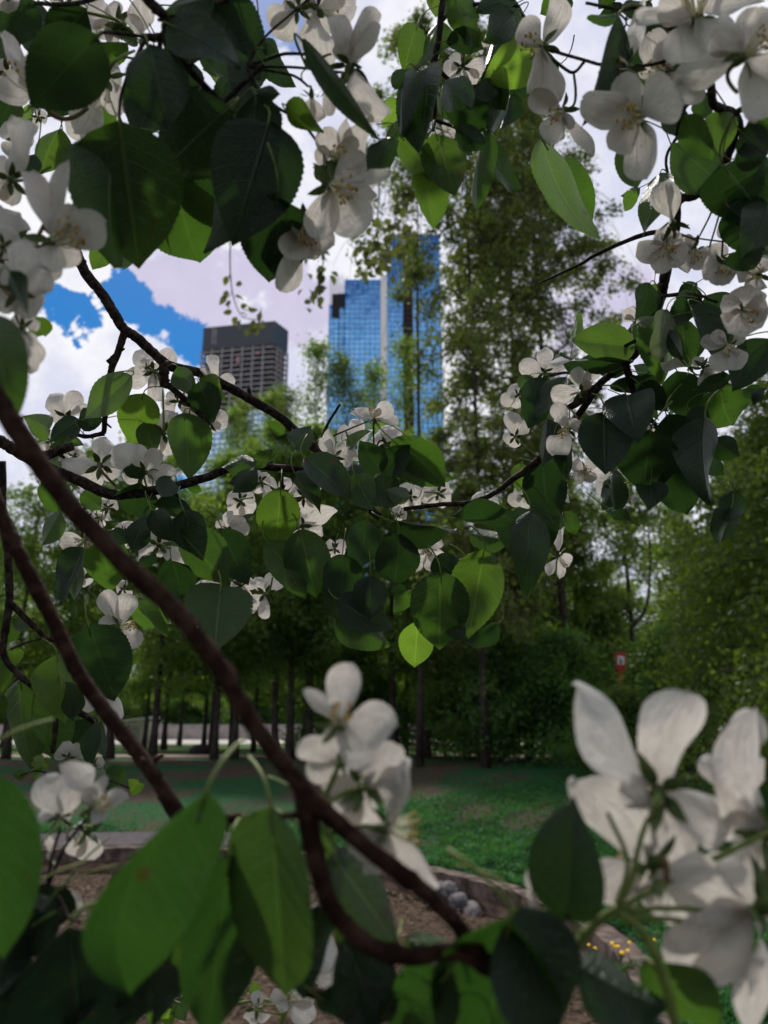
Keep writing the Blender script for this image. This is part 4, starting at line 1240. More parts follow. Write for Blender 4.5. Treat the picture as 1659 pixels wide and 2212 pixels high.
def soil_mat():
    m, nt, out = mat('bank of soil and grass'); g = NT(nt)
    tc = g.n('ShaderNodeTexCoord').outputs['Object']
    big = g.noise(tc, 0.22, 4.0); mid = g.noise(tc, 2.2, 5.0, 0.65); fin = g.noise(tc, 28.0, 4.0, 0.7)
    grass = g.mix(fin, (0.010, 0.042, 0.018, 1), (0.03, 0.105, 0.034, 1))
    soil = g.mix(fin, (0.04, 0.027, 0.020, 1), (0.10, 0.07, 0.054, 1))
    f = g.ramp(g.math('ADD', big, g.math('MULTIPLY', g.math('SUBTRACT', mid, 0.5), 0.5)), 0.42, 0.56)
    pr = g.n('ShaderNodeBsdfPrincipled'); g.link(g.mix(f, grass, soil), pr.inputs['Base Color'])
    pr.inputs['Roughness'].default_value = 0.95; pr.inputs['Specular IOR Level'].default_value = 0.1
    g.link(g.bump(g.math('ADD', fin, mid), 0.8, 0.05), pr.inputs['Normal'])
    g.link(pr.outputs[0], out.inputs[0])
    return m
M['soil'] = soil_mat()
mb = MB()
rings = [PR + 0.28]
while rings[-1] < 1900: rings.append(rings[-1] + max(0.4, (rings[-1] - PR) * 0.13))
SEG = 120
V, F = [], []
for r in rings:
    for k in range(SEG):
        a = 2 * math.pi * k / SEG
        x, y = PC[0] + r * math.cos(a), PC[1] + r * math.sin(a)
        n = 0.03 * math.sin(x * 1.7 + y * 0.6) * math.sin(y * 1.3 - x * 0.4) if r > PR + 1 and r < 60 else 0
        V.append((x, y, ground_h(x, y) + n - 0.02 - (0.0 if r < PR + 0.5 else 0.0)))
for i in range(len(rings) - 1):
    for k in range(SEG):
        a, b = i * SEG + k, i * SEG + (k + 1) % SEG
        F.append((a, b, b + SEG, a + SEG))
mb.add(V, F); tag(mb.build('ground', M['soil']), kind='structure')

M['bed'] = rough_mat('pond bed leaf litter', (0.022, 0.015, 0.010), (0.085, 0.058, 0.04), 9.0, 0.95, 0.9, 0.04, 0.1)
mb = MB()
V = [(PC[0], PC[1], -2.15)]; F = []
for j, r in enumerate((2, 4, 6, 7.5, 8.6, PR + 0.2)):
    for k in range(SEG):
        a = 2 * math.pi * k / SEG
        V.append((PC[0] + r * math.cos(a), PC[1] + r * math.sin(a), -2.15 + 0.06 * math.sin(a * 9 + j) + (0.12 if r > 8 else 0)))
F = [(0, 1 + k, 1 + (k + 1) % SEG) for k in range(SEG)]
for i in range(5):
    for k in range(SEG):
        a, b = 1 + i * SEG + k, 1 + i * SEG + (k + 1) % SEG
        F.append((a, a + SEG, b + SEG, b))
mb.add(V, F); tag(mb.build('pond_bed', M['bed']), kind='structure')

def ring(mb, r0, r1, z0, z1, a0=0, a1=2 * math.pi, seg=160, uneven=0.0, seed=1):
    rg = np.random.RandomState(seed)
    V, F = [], []
    n = seg + 1
    for k in range(n):
        a = a0 + (a1 - a0) * k / seg
        e = rg.uniform(-1, 1, 4) * uneven
        for (r, z, ee) in ((r0, z0, 0), (r0, z1, e[0]), (r1, z1, e[1]), (r1, z0, 0)):
            V.append((PC[0] + (r + ee * 0.5) * math.cos(a), PC[1] + (r + ee * 0.5) * math.sin(a), z + ee))
    for k in range(seg):
        for q in range(4):
            a, b = k * 4 + q, k * 4 + (q + 1) % 4
            F.append((a, b, b + 4, a + 4))
    mb.add(V, F)
M['wallstone'] = rough_mat('stained brick pond wall', (0.10, 0.065, 0.05), (0.26, 0.175, 0.13), 3.0, 0.9, 0.5, 0.02, 0.2, (1, 1, 3))
M['coping'] = rough_mat('weathered stone coping', (0.045, 0.033, 0.028), (0.15, 0.112, 0.094), 4.0, 0.9, 0.6, 0.015, 0.2)
rw = empty('retaining_wall', (PC[0], PC[1], -2.4))
tag(rw, 'low curved stained retaining wall with stone coping around the sunken pond bed', 'wall')
mb = MB(); ring(mb, PR, PR + 0.28, -2.6, -1.76)
mb.build('wall_face', M['wallstone'], rw, (PC[0], PC[1], -2.4), smooth=False)
for k in range(44):
    a0, a1 = 2 * math.pi * k / 44 + 0.0012, 2 * math.pi * (k + 1) / 44 - 0.0012
    mb = MB(); ring(mb, PR - 0.05, PR + 0.33, -1.757, -1.45, a0, a1, 5, 0.012, k)
    mb.build('coping_stone', M['coping'], rw, (PC[0], PC[1], -2.4), smooth=False)

# rocks on the bed by the wall
M['rock'] = rough_mat('grey rock', (0.035, 0.032, 0.034), (0.15, 0.135, 0.135), 7.0, 0.85, 0.8, 0.03, 0.3)
def rock(x, y, z, r, label, seed):
    mb = MB(); blob(mb, (0, 0, 0), r, 0, 18, 12, 0.16, seed)
    o = mb.build('rock', M['rock'], None, loc=(x, y, z)); o.rotation_euler = (0.2 * seed, 0.1, seed)
    tag(o, label, 'rock', 'rocks on the pond bed')
for i, (px, py, r, lab) in enumerate([(960, 1935, (0.42, 0.30, 0.26), 'large grey rock against the pond wall, behind the blurred bough'),
                                      (993, 1958, (0.26, 0.24, 0.24), 'dark angular rock between the large rock and the flat pale stone by the pond wall'),
                                      (1018, 1978, (0.34, 0.26, 0.15), 'flat pale stone lying lowest along the pond wall'),
                                      (974, 1962, (0.16, 0.18, 0.22), 'small pale upright stone beside the dark angular rock')]):
    d = ray(px, py); t = 10.0
    while math.hypot(d[0] * t - PC[0], d[1] * t - PC[1]) < PR - r[1] * 0.9: t += 0.05
    rock(d[0] * t, d[1] * t, max(-2.12 + r[2] * 0.5, CAM[2] + d[2] * t), r, lab, i + 3)

# paths and paving
M['path'] = rough_mat('pinkish gravel path', (0.20, 0.15, 0.13), (0.34, 0.27, 0.24), 14.0, 0.95, 0.3, 0.01, 0.1)
M['pave'] = rough_mat('mauve grey paving', (0.045, 0.037, 0.040), (0.075, 0.064, 0.068), 6.0, 0.9, 0.3, 0.01, 0.2)
M['pale'] = rough_mat('pale plaza concrete', (0.30, 0.27, 0.25), (0.42, 0.38, 0.36), 0.6, 0.9, 0.1, 0.01, 0.2)
M['gravel'] = rough_mat('grey brown gravel', (0.05, 0.042, 0.038), (0.2, 0.17, 0.155), 30.0, 0.95, 0.9, 0.03, 0.1)
def sheet(name, m, pts):
    mb = MB(); mb.add(pts, [tuple(range(len(pts)))]); return tag(mb.build(name, m, smooth=False), kind='structure')
def strip(name, m, y0, y1, x0, x1, z, n=40):
    mb = MB(); V = []
    for k in range(n + 1):
        x = x0 + (x1 - x0) * k / n; w = 0.25 * math.sin(x * 0.3)
        V += [(x, y0 + w, z), (x, y1 + w, z)]
    mb.add(V, [(2 * k, 2 * k + 2, 2 * k + 3, 2 * k + 1) for k in range(n)])
    return tag(mb.build(name, m, smooth=False), kind='structure')
strip('path', M['path'], 44.6, 49.0, -70, 70, 0.03)
strip('plaza', M['pale'], 88, 135, -120, 20, 0.04)
M['lawn'] = rough_mat('mown lawn', (0.035, 0.07, 0.02), (0.07, 0.12, 0.03), 9.0, 0.95, 0.5, 0.03, 0.1)
strip('lawn', M['lawn'], 50.5, 87, -120, 60, 0.025)
mb = MB(); V = []
for k in range(13):
    a = R(78 + 5 * k)
    for r in (PR + 0.36, PR + 2.2):
        x, y = PC[0] + r * math.cos(a), PC[1] + r * math.sin(a)
        V.append((x, y, ground_h(x, y) + 0.05))
mb.add(V, [(2 * k, 2 * k + 1, 2 * k + 3, 2 * k + 2) for k in range(12)])
tag(mb.build('pavement', M['pave'], smooth=False), kind='structure')
mb = MB(); V = []
for k in range(15):
    a = R(-50 + 5.0 * k)
    for j, r in enumerate((PR + 2.2 + 0.3 * math.sin(k), PR + 3.7 + 0.25 * math.sin(k * 1.7))):
        x, y = PC[0] + r * math.cos(a), PC[1] + r * math.sin(a)
        V.append((x, y, ground_h(x, y) + 0.03))
mb.add(V, [(2 * k, 2 * k + 1, 2 * k + 3, 2 * k + 2) for k in range(14)])
tag(mb.build('footpath', M['gravel'], smooth=False), kind='structure')

# railing on the rim
M['steel'] = plain('brushed steel rail', (0.55, 0.56, 0.6), 0.25, 1.0)
rl = empty('handrail', (PC[0], PC[1], RIM))
tag(rl, 'low curved steel handrail on the far rim of the pond, partly hidden by leaves', 'railing')
arc = [R(78.2 + 0.75 * k) for k in range(13)]
def rimp(a, z, r=PR + 0.15): return np.array([PC[0] + r * math.cos(a), PC[1] + r * math.sin(a), z])
for nm, z, r in (('top_rail', -0.98, 0.028), ('middle_rail', -1.20, 0.014), ('lower_rail', -1.42, 0.014)):
    mb = MB(); tube(mb, [rimp(a, z) for a in arc], r, 8); mb.build(nm, M['steel'], rl, (PC[0], PC[1], RIM))
for a in arc[::4]:
    mb = MB(); tube(mb, [rimp(a, -1.46), rimp(a, -0.99)], 0.016, 8); mb.build('post', M['steel'], rl, (PC[0], PC[1], RIM))

# ------------------------------------------------------------------ ground cover (nobody could count it)
def quads(P_, U_, V_):
    n = len(P_)
    v = np.empty((n, 4, 3))
    v[:, 0] = P_; v[:, 1] = P_ + U_ * 0.5 + V_; v[:, 2] = P_ + U_; v[:, 3] = P_ + U_ * 0.5 - V_
    return v.reshape(-1, 3)
def fast_mesh(name, verts, m, parent=None, loc=None, uv=None):
    n = len(verts) // 4
    me = bpy.data.meshes.new(name)
    me.vertices.add(len(verts)); me.vertices.foreach_set('co', verts.astype(np.float32).ravel())
    me.loops.add(n * 4); me.loops.foreach_set('vertex_index', np.arange(n * 4, dtype=np.int32))
    me.polygons.add(n); me.polygons.foreach_set('loop_start', np.arange(0, n * 4, 4, dtype=np.int32))
    me.polygons.foreach_set('loop_total', np.full(n, 4, dtype=np.int32))
    me.materials.append(m)
    if uv is not None:
        lay = me.uv_layers.new(name='UVMap')
        lay.data.foreach_set('uv', np.repeat(uv, 4, axis=0).astype(np.float32).ravel())
    me.update(calc_edges=True); me.validate()
    o = bpy.data.objects.new(name, me); COL.objects.link(o)
    if parent: o.parent = parent
    if loc is not None: o.location = loc
    return o
M['cover'] = far_leaf_mat('green ground cover leaves', (0.014, 0.066, 0.026), (0.055, 0.175, 0.050), (0.075, 0.24, 0.03), 0.35, 0.05)
rg = np.random.RandomState(5)
pts = []
while len(pts) < 130000:
    y = rg.uniform(8, 42); x = rg.uniform(-0.55, 0.62) * (y + 1)
    r = math.hypot(x - PC[0], y - PC[1]); a = math.atan2(y - PC[1], x - PC[0])
    if r < PR + 0.4: continue
    if rg.rand() > min(1.0, 400.0 / (y * y)): continue
    if PR + 2.2 < r < PR + 3.7 and R(-50) < a < R(20): continue
    if PR + 0.3 < r < PR + 2.2 and R(78) < a < R(138): continue
    nz = math.sin(x * 0.9 + 1.3) * math.sin(y * 0.55 + x * 0.35) + 0.5 * math.sin(x * 2.7 - y * 1.1)
    keep = 0.9 if nz > -0.5 else 0.3
    if y > 28 + 0.4 * x: keep *= 0.15
    if x < -1 and y > 24: keep *= 0.35
    if rg.rand() > keep: continue
    pts.append((x, y, ground_h(x, y) - 0.01 + 0.24 * rg.rand() * (0.35 + 0.65 * max(0, math.sin(x * 5.1 + math.sin(y * 3)) * math.sin(y * 4.3 + x)))))
pts = np.array(pts)
n = len(pts)
th = rg.uniform(0, 6.28, n); el = rg.uniform(0.0, 1.1, n); ln = rg.uniform(0.04, 0.13, n)
U = np.stack([np.cos(th) * np.cos(el), np.sin(th) * np.cos(el), np.sin(el)], 1) * ln[:, None]
Vv = np.stack([-np.sin(th), np.cos(th), rg.uniform(-0.4, 0.4, n)], 1) * (ln * 0.3)[:, None]
o = fast_mesh('ground_cover', quads(pts, U, Vv), M['cover'], uv=np.stack([rg.rand(n), rg.rand(n)], 1))
tag(o, 'low green ground cover on the shaded bank behind the pond wall', 'ground cover', kind='stuff')

M['litter'] = far_leaf_mat('dry fallen leaves', (0.035, 0.022, 0.012), (0.15, 0.095, 0.05), (0.08, 0.05, 0.02), 0.2, 0.1)
n = 16000
rr = PR * np.sqrt(rg.uniform(0, 0.97, n)); aa = rg.uniform(0, 6.28, n)
pts = np.stack([PC[0] + rr * np.cos(aa), PC[1] + rr * np.sin(aa), -2.10 + 0.08 * rg.rand(n) + np.where(rr > 8, 0.1, 0)], 1)
th = rg.uniform(0, 6.28, n); el = rg.uniform(-0.2, 0.5, n); ln = rg.uniform(0.05, 0.12, n)
U = np.stack([np.cos(th) * np.cos(el), np.sin(th) * np.cos(el), np.sin(el)], 1) * ln[:, None]
Vv = np.stack([-np.sin(th), np.cos(th), rg.uniform(-0.3, 0.3, n)], 1) * (ln * 0.33)[:, None]
o = fast_mesh('leaf_litter', quads(pts, U, Vv), M['litter'], uv=np.stack([rg.rand(n), rg.rand(n)], 1))
tag(o, 'brown leaf litter covering the sunken pond bed', 'leaf litter', kind='stuff')

# dandelions
M['yellow'] = plain('dandelion yellow', (0.85, 0.50, 0.01), 0.7)
M['dleaf'] = far_leaf_mat('dandelion leaves', (0.03, 0.07, 0.015), (0.06, 0.12, 0.03), (0.10, 0.22, 0.02))
def dandelion(px, py, n, label, seed):
    rg = np.random.RandomState(seed)
    d = ray(px, py); t = 6.0
    while CAM[2] + d[2] * t > ground_h(d[0] * t, d[1] * t) + 0.12: t += 0.05
    p = CAM + d * t; p[2] = ground_h(p[0], p[1])
    e = empty('dandelion', p); tag(e, label, 'flower', 'dandelions beyond the pond rim')
    th = rg.uniform(0, 6.28, 60); el = rg.uniform(0.2, 1.0, 60); ln = rg.uniform(0.10, 0.22, 60)
    U = np.stack([np.cos(th) * np.cos(el), np.sin(th) * np.cos(el), np.sin(el)], 1) * ln[:, None]
    Vv = np.stack([-np.sin(th), np.cos(th), 0 * th], 1) * 0.018
    fast_mesh('foliage', quads(rg.normal(0, 0.08, (60, 3)) * np.array([1, 1, 0]), U, Vv), M['dleaf'], e, uv=np.stack([rg.rand(60), rg.rand(60)], 1))
    for k in range(n):
        q = np.array([rg.normal(0, 0.13), rg.normal(0, 0.13), rg.uniform(0.18, 0.36)])
        mb = MB(); blob(mb, (0, 0, 0), (0.026, 0.026, 0.013), 0, 10, 6, 0.1, k)
        h = mb.build('flower_head', M['yellow'], e, loc=q); h.rotation_euler = (rg.uniform(0.2, 0.9), 0, rg.uniform(-0.5, 0.5))
        mb = MB(); tube(mb, [(0, 0, -q[2]), (q[0] * 0.02, 0.01, -q[2] * 0.5), (0, 0, -0.005)], 0.004, 5); s = mb.build('stem', M['dleaf'], h)
dandelion(1318, 2082, 5, 'patch of yellow dandelions seen left of the pale flower stalk', 1)
dandelion(1362, 2072, 5, 'patch of yellow dandelions close beside the pale flower stalk', 2)
# ------------------------------------------------------------------ trees
M['tbark'] = rough_mat('dark tree bark', (0.018, 0.014, 0.012), (0.055, 0.045, 0.038), 9.0, 0.9, 0.8, 0.03, 0.2, (1, 1, 0.25))
M['tl_mid'] = far_leaf_mat('linden leaves', (0.04, 0.085, 0.022), (0.10, 0.16, 0.035), (0.27, 0.44, 0.045), 0.5)
M['tl_olive'] = far_leaf_mat('olive birch leaves', (0.036, 0.050, 0.016), (0.095, 0.115, 0.032), (0.25, 0.34, 0.05), 0.45)
M['tl_light'] = far_leaf_mat('fresh maple leaves', (0.034, 0.074, 0.016), (0.10, 0.14, 0.026), (0.20, 0.30, 0.025))
M['tl_dark'] = far_leaf_mat('dense shrub leaves', (0.03, 0.085, 0.024), (0.075, 0.16, 0.035), (0.17, 0.36, 0.035), 0.48)

def make_tree(name, seed, H, tr, bare, rad, nl, nleaf, ls, lm, droop=0.0, up=0.6, top=0.25, sigma=0.35, fork=False, shape=0.9, clump=0):
    """trunk with limbs, crown of separate small leaves round the twigs"""
    rg = np.random.RandomState(seed)
    e = empty(name)
    mb = MB()
    n = 12
    z = np.linspace(-0.2, H * 0.97, n)
    wob = np.cumsum(rg.normal(0, 0.02 * H / 12, (n, 2)), axis=0)
    tp = np.stack([wob[:, 0], wob[:, 1], z], 1)
    trr = tr * (1 - 0.93 * (np.linspace(0, 1, n)) ** 0.8); trr[0] *= 1.45
    tube(mb, tp, trr, 9, bump=0.05, seed=seed)
    anchors = []
    stems = [tp]
    if fork:
        hf = 0.36 * H
        b0 = np.array([np.interp(hf, z, tp[:, 0]), np.interp(hf, z, tp[:, 1]), hf])
        q = smooth_path([b0, b0 + np.array([0.05 * H, 0.01, 0.07 * H]), b0 + np.array([0.075 * H, 0.02, 0.25 * H]), b0 + np.array([0.07 * H, 0.0, 0.55 * H])], 5)
        tube(mb, q, np.linspace(tr * 0.55, 0.02, len(q)), 7, bump=0.05, seed=seed)
    for i in range(nl):
        t = rg.uniform(0, 1) ** 0.9
        h0 = bare + (H * 0.95 - bare) * t
        base = np.array([np.interp(h0, z, tp[:, 0]), np.interp(h0, z, tp[:, 1]), h0])
        prof = math.sin(math.pi * min(1, (t * (1 - top) + top) ** shape)) ** 0.7
        Lh = rad * max(0.25, prof) * rg.uniform(0.65, 1.1)
        a = i * 2.4 + rg.uniform(-0.5, 0.5)
        d = np.array([math.cos(a), math.sin(a), 0])
        ups = up * rg.uniform(0.5, 1.3)
        m = 7
        s = np.linspace(0, 1, m)[:, None]
        lp = base + d * Lh * s + np.array([0, 0, 1]) * (ups * Lh * s - (droop + 0.15) * Lh * s ** 2.2) + np.cumsum(rg.normal(0, 0.05 * Lh / 7 * 2, (m, 3)), axis=0) * s
        r0 = max(0.012, np.interp(h0, z, trr) * 0.42)
        tube(mb, lp, np.linspace(r0, 0.010, m), 5, cap=False)
        anchors.append(lp[2:])
        for j in range(6):
            k = rg.randint(1, m)
            b0 = lp[k]
            dd = unit(d * rg.uniform(0.1, 0.8) + rg.normal(0, 0.55, 3) + np.array([0, 0, 0.25 - droop * 1.6]))
            l2 = Lh * rg.uniform(0.22, 0.5)
            s2 = np.linspace(0, 1, 5)[:, None]
            sp = b0 + dd * l2 * s2 - np.array([0, 0, 1]) * droop * l2 * s2 ** 2 * 1.3 + rg.normal(0, 0.03 * l2, (5, 3)) * s2
            tube(mb, sp, np.linspace(r0 * 0.3 + 0.004, 0.006, 5), 4, cap=False)
            anchors.append(sp); anchors.append(sp[2:])
    mb.build('trunk', M['tbark'], e)
    A = np.concatenate(anchors)
    if clump: A = A[rg.choice(len(A), min(clump, len(A)), replace=False)]
    w = rg.rand(len(A)) ** 2.0 + 0.05; w /= w.sum()
    idx = rg.choice(len(A), nleaf, p=w)
    Pp = A[idx] + rg.normal(0, sigma, (nleaf, 3)) * np.array([1, 1, 0.8])
    keep = Pp[:, 2] > 0.05; Pp = Pp[keep]; nn = len(Pp)
    th = rg.uniform(0, 6.28, nn); el = rg.uniform(-1.3, 0.5, nn); ln = ls * rg.uniform(0.6, 1.3, nn)
    U = np.stack([np.cos(th) * np.cos(el), np.sin(th) * np.cos(el), np.sin(el)], 1) * ln[:, None]
    Rn = rg.normal(0, 1, (nn, 3)); Vv = np.cross(U, Rn); Vv = Vv / (np.linalg.norm(Vv, axis=1)[:, None] + 1e-9) * (ln * 0.33)[:, None]
    fast_mesh('crown', quads(Pp, U, Vv), M[lm], e, uv=np.stack([rg.rand(nn), rg.rand(nn)], 1))
    return e

def copy_tree(src, name=None):
    r = src.copy(); COL.objects.link(r)
    for ch in src.children:
        c = ch.copy(); COL.objects.link(c); c.parent = r
    return r

PROTO, USED = {}, set()
def proto(key):
    if key not in PROTO:
        PROTO[key] = {
            'linden0': lambda: make_tree('linden_tree', 11, 20, 0.24, 4.5, 4.6, 30, 17000, 0.22, 'tl_mid', 0.12, 0.5),
            'linden1': lambda: make_tree('linden_tree', 12, 20, 0.22, 4.0, 4.2, 30, 17000, 0.22, 'tl_mid', 0.2, 0.45),
            'linden2': lambda: make_tree('linden_tree', 13, 20, 0.25, 3.2, 4.8, 34, 20000, 0.22, 'tl_mid', 0.2, 0.4),
            'poplar0': lambda: make_tree('poplar_tree', 21, 26, 0.14, 4, 2.2, 90, 7500, 0.19, 'tl_mid', 0.1, 1.3, 0.25, 0.38, clump=800),
            'poplar1': lambda: make_tree('poplar_tree', 22, 26, 0.14, 4, 2.5, 90, 7500, 0.19, 'tl_light', 0.1, 1.2, 0.25, 0.38, clump=800),
            'birch0': lambda: make_tree('birch_tree', 31, 46, 0.18, 6, 4.2, 110, 27000, 0.25, 'tl_olive', 0.95, 0.5, 0.35, 0.27, shape=1.9, clump=950),
            'birch2': lambda: make_tree('birch_tree', 33, 46, 0.15, 29, 4.8, 60, 12000, 0.25, 'tl_olive', 0.8, 0.6, 0.6, 0.26, shape=1.6, clump=300),
            'fork0': lambda: make_tree('maple_tree', 34, 19, 0.24, 7, 3.6, 30, 11000, 0.2, 'tl_mid', 0.3, 0.6, 0.4, 0.3, fork=True, clump=420),
            'birch1': lambda: make_tree('birch_tree', 32, 44, 0.30, 12, 5.6, 80, 19000, 0.25, 'tl_olive', 0.8, 0.6, 0.45, 0.26, shape=2.2, clump=480),
            'maple0': lambda: make_tree('maple_tree', 41, 9.5, 0.12, 0.4, 4.2, 60, 64000, 0.12, 'tl_light', 0.15, 0.4, 0.35, 0.34),
            'shrub0': lambda: make_tree('shrub', 51, 6.0, 0.08, 0.2, 2.6, 34, 15000, 0.19, 'tl_dark', 0.1, 0.6, 0.45, 0.35),
            'shrub1': lambda: make_tree('shrub', 52, 5.0, 0.08, 0.2, 2.8, 34, 15000, 0.19, 'tl_mid', 0.1, 0.6, 0.45, 0.35),
        }[key]()
    if key in USED: return copy_tree(PROTO[key])
    USED.add(key); return PROTO[key]

TREES = []
def plant(key, px, dist, sc, label, group, rz=None, cat='tree', sx=1.0):
    t = proto(key)
    p = ground_at(px, dist); p[2] = ground_h(p[0], p[1]) - 0.02
    t.location = p
    t.rotation_euler = (0, 0, rnd.uniform(0, 6.28) if rz is None else rz)
    t.scale = (sc * sx, sc * sx, sc)
    tag(t, label, cat, group)
    return t

G1, G2, G3, G4 = 'trees in the row along the park path', 'tall thin trees in front of the glass towers', 'trees of the far park', 'shrubs along the path'
row = [(18, 'linden1', 0.95, 'dark linden trunk at the far left edge, right above the green front leaf'),
       (128, 'linden0', 0.95, 'linden hidden by the white blossoms low on the left'),
       (240, 'linden2', 0.98, 'linden with pale grey trunk base beside the light blue car'),
       (335, 'linden0', 0.95, 'straight dark linden nearest the walking person'),
       (465, 'linden1', 0.9, 'slim linden right beside the dark boulder'),
       (505, 'linden0', 0.93, 'linden with pale trunk base between the boulder and the thick bough'),
       (596, 'linden1', 1.0, 'straight slender linden just right of the thick blurred bough'),
       (628, 'linden2', 0.92, 'thin linden close to a stouter trunk, left of the low blossoms'),
       (668, 'linden0', 1.02, 'stout dark linden directly above the topmost low blossom'),
       (850, 'linden2', 1.0, 'leaning dark linden right of the low blossoms'),
       (918, 'linden0', 0.95, 'linden below the single bright hanging leaf'),
       (1040, 'linden1', 0.95, 'linden among shrubs, below the yellowish apple leaf')]
for px, k, sc, lab in row:
    plant(k, px, 43 + rnd.uniform(-0.6, 0.6), sc, lab, G1)
plant('linden2', 357, 62, 0.9, 'thick dark linden standing behind the straight one by the walking person', G1)
plant('linden0', 440, 60, 0.85, 'linden behind the dark boulder on the lawn', G1)
plant('linden1', 690, 52, 0.95, 'linden just behind the stout dark trunk above the low blossom', G1)
plant('linden1', 1100, 56, 0.95, 'linden behind the dense shrubs left of the red sign', G1)
plant('poplar0', 655, 52, 1.17, 'tall thin poplar in the bright gap between the dark tower and the glass tower', G2)
plant('poplar1', 745, 50, 1.1, 'thin poplar in front of the left edge of the glass tower', G2)
plant('poplar0', 815, 54, 1.13, 'thin poplar in front of the white corner strip of the glass tower', G2)
plant('poplar1', 590, 56, 1.12, 'thin poplar in front of the right side of the dark tower', G2)
plant('poplar1', 500, 60, 1.14, 'thin poplar below the dark tower', G2)
plant('poplar0', 455, 56, 1.02, 'thin poplar in front of the left edge of the dark tower', G2)
plant('poplar0', 548, 54, 1.04, 'thin poplar in front of the middle of the dark tower', G2)
plant('poplar0', 875, 50, 1.14, 'thin poplar in front of the dark hoist strip', G2)
GB = 'birches on the right'
plant('birch0', 1050, 36, 1.0, 'tall olive birch covering the right part of the glass tower', GB)
plant('birch0', 1140, 39, 1.04, 'olive birch right of the tower, just left of the curved bare branch', GB)
plant('birch1', 1240, 41, 1.0, 'sparse birch with a dark winding trunk behind the curved branch', GB)
plant('linden2', 1175, 50, 0.95, 'dense linden behind the birches, left of the red sign', G1)
plant('linden1', 1262, 53, 0.93, 'linden just left of the bright gap with the forked tree', G1)
plant('linden0', 1335, 62, 0.80, 'lower linden seen through the forked tree in the bright gap', G1)
plant('linden1', 1455, 58, 0.80, 'linden between the forked tree and the leafy trees at the right edge', G1)
plant('linden2', 1520, 50, 0.82, 'linden behind the yellowish leafy tree at the right', G1)
plant('linden2', 1235, 46, 0.9, 'dark linden right behind the winding birch trunk', G1)
plant('fork0', 1385, 42, 1.0, 'slender forked tree in the bright gap right of the red sign', GB, rz=0.0)
plant('birch2', 1215, 43, 1.0, 'birch with high sparse twigs behind the upper right blossoms', GB)
plant('birch2', 905, 37, 1.0, 'birch whose high twigs hang against the white sky above the glass tower', GB)
plant('maple0', 1880, 15.5, 1.05, 'dense bright green tree at the right edge, leafy to the ground', 'leafy trees at the right edge')
plant('maple0', 1745, 24, 1.2, 'yellowish green leafy tree left of the dense one at the right edge', 'leafy trees at the right edge', sx=0.8)
for px, d, k, sc, lab in [(1000, 41, 'shrub1', 1.0, 'shrub beside the linden below the bright hanging leaf'),
                          (1085, 39, 'shrub0', 1.15, 'dark shrub in front of the path, left of the pale gap'),
                          (1170, 42, 'shrub1', 1.3, 'tall shrub left of the red sign'),
                          (1225, 37, 'shrub0', 1.0, 'low dark shrub above the large white petals'),
                          (1290, 31, 'shrub0', 0.52, 'dark shrub just below the red sign'),
                          (1350, 33, 'shrub1', 0.62, 'lighter shrub just right of the red sign'),
                          (1290, 43, 'shrub1', 1.55, 'tall shrub behind the red sign'),
                          (1410, 36, 'shrub1', 0.9, 'shrub between the red sign and the leafy trees'),
                          (1480, 32, 'shrub0', 0.95, 'dark shrub at the foot of the yellowish leafy tree'),
                          (780, 47, 'shrub0', 1.1, 'dark shrub between trunks above the low blossoms'),
                          (730, 52, 'shrub1', 1.3, 'green shrub behind the trunks left of the low blossoms'),
                          (960, 47, 'shrub0', 1.2, 'dark shrub behind the lindens at the centre')]:
    plant(k, px, d, sc, lab, G4, cat='shrub')
far = rnd.sample([0, 1, 2, 3, 4, 5, 6, 7, 8, 9, 10, 11, 12, 13, 14, 15, 16, 17, 18, 19, 20, 21, 22, 23], 24)
for i in range(24):
    px = -60 + i * 76 + rnd.uniform(-15, 15)
    if 1310 < px < 1480: continue
    d = rnd.choice([62, 68, 74, 80])
    plant(['linden0', 'linden2', 'linden1'][i % 3], px, d, rnd.uniform(0.85, 1.0), 'linden in the dim park beyond the path', G3)
for i in range(22):
    px = -120 + i * 85 + rnd.uniform(-15, 15)
    if 1330 < px < 1450: continue
    plant(['linden2', 'linden1', 'linden0'][i % 3], px, rnd.uniform(140, 170), rnd.uniform(1.0, 1.3), 'far tree beyond the pale plaza', 'trees beyond the plaza')

for i in range(34):
    px = -120 + i * 55 + rnd.uniform(-30, 30)
    plant(['shrub0', 'shrub1'][i % 2], px, rnd.uniform(142, 175), 2.4, 'bushy growth beyond the pale wall of the plaza', 'bushes beyond the plaza', cat='shrub')
# twigs of the near birch hanging against the sky
M['tl_twig'] = far_leaf_mat('hanging birch leaves', (0.035, 0.038, 0.014), (0.08, 0.085, 0.03), (0.16, 0.19, 0.03), 0.35)
def hanging(pts, z, n, w, label, seed):
    n = int(n * 1.4); w *= 1.3
    rg = np.random.RandomState(seed)
    q = smooth_path([at(x, y, z) for x, y in pts], 6)
    e = empty('hanging_twig', q[0]); tag(e, label, 'twig', 'twigs hanging against the sky')
    mb = MB(); tube(mb, q, np.linspace(0.010, 0.004, len(q)), 6); mb.build('stem', M['tbark'], e, q[0])
    for k in range(n):
        i = rg.randint(len(q) // 3, len(q))
        Pb = q[i] + rg.normal(0, w, 3); U = unit(rg.normal(0, 0.6, 3) + np.array([0, 0, -0.8])); Vx = unit(np.cross(U, rg.normal(0, 1, 3)))
        mb = MB(); blade(mb, Pb, U, Vx, np.cross(Vx, U), rg.uniform(0.09, 0.15), 0.075, 0, LEAF_H, rg, fold=0.2, curl=0.1, rows=8, cols=5)
        mb.build('leaf', M['tl_twig'], e, q[0])
hanging([(690, 470), (700, 540), (690, 610), (672, 640)], 8.5, 26, 0.05, 'small leafy twig hanging in the sky left of the glass tower', 3)
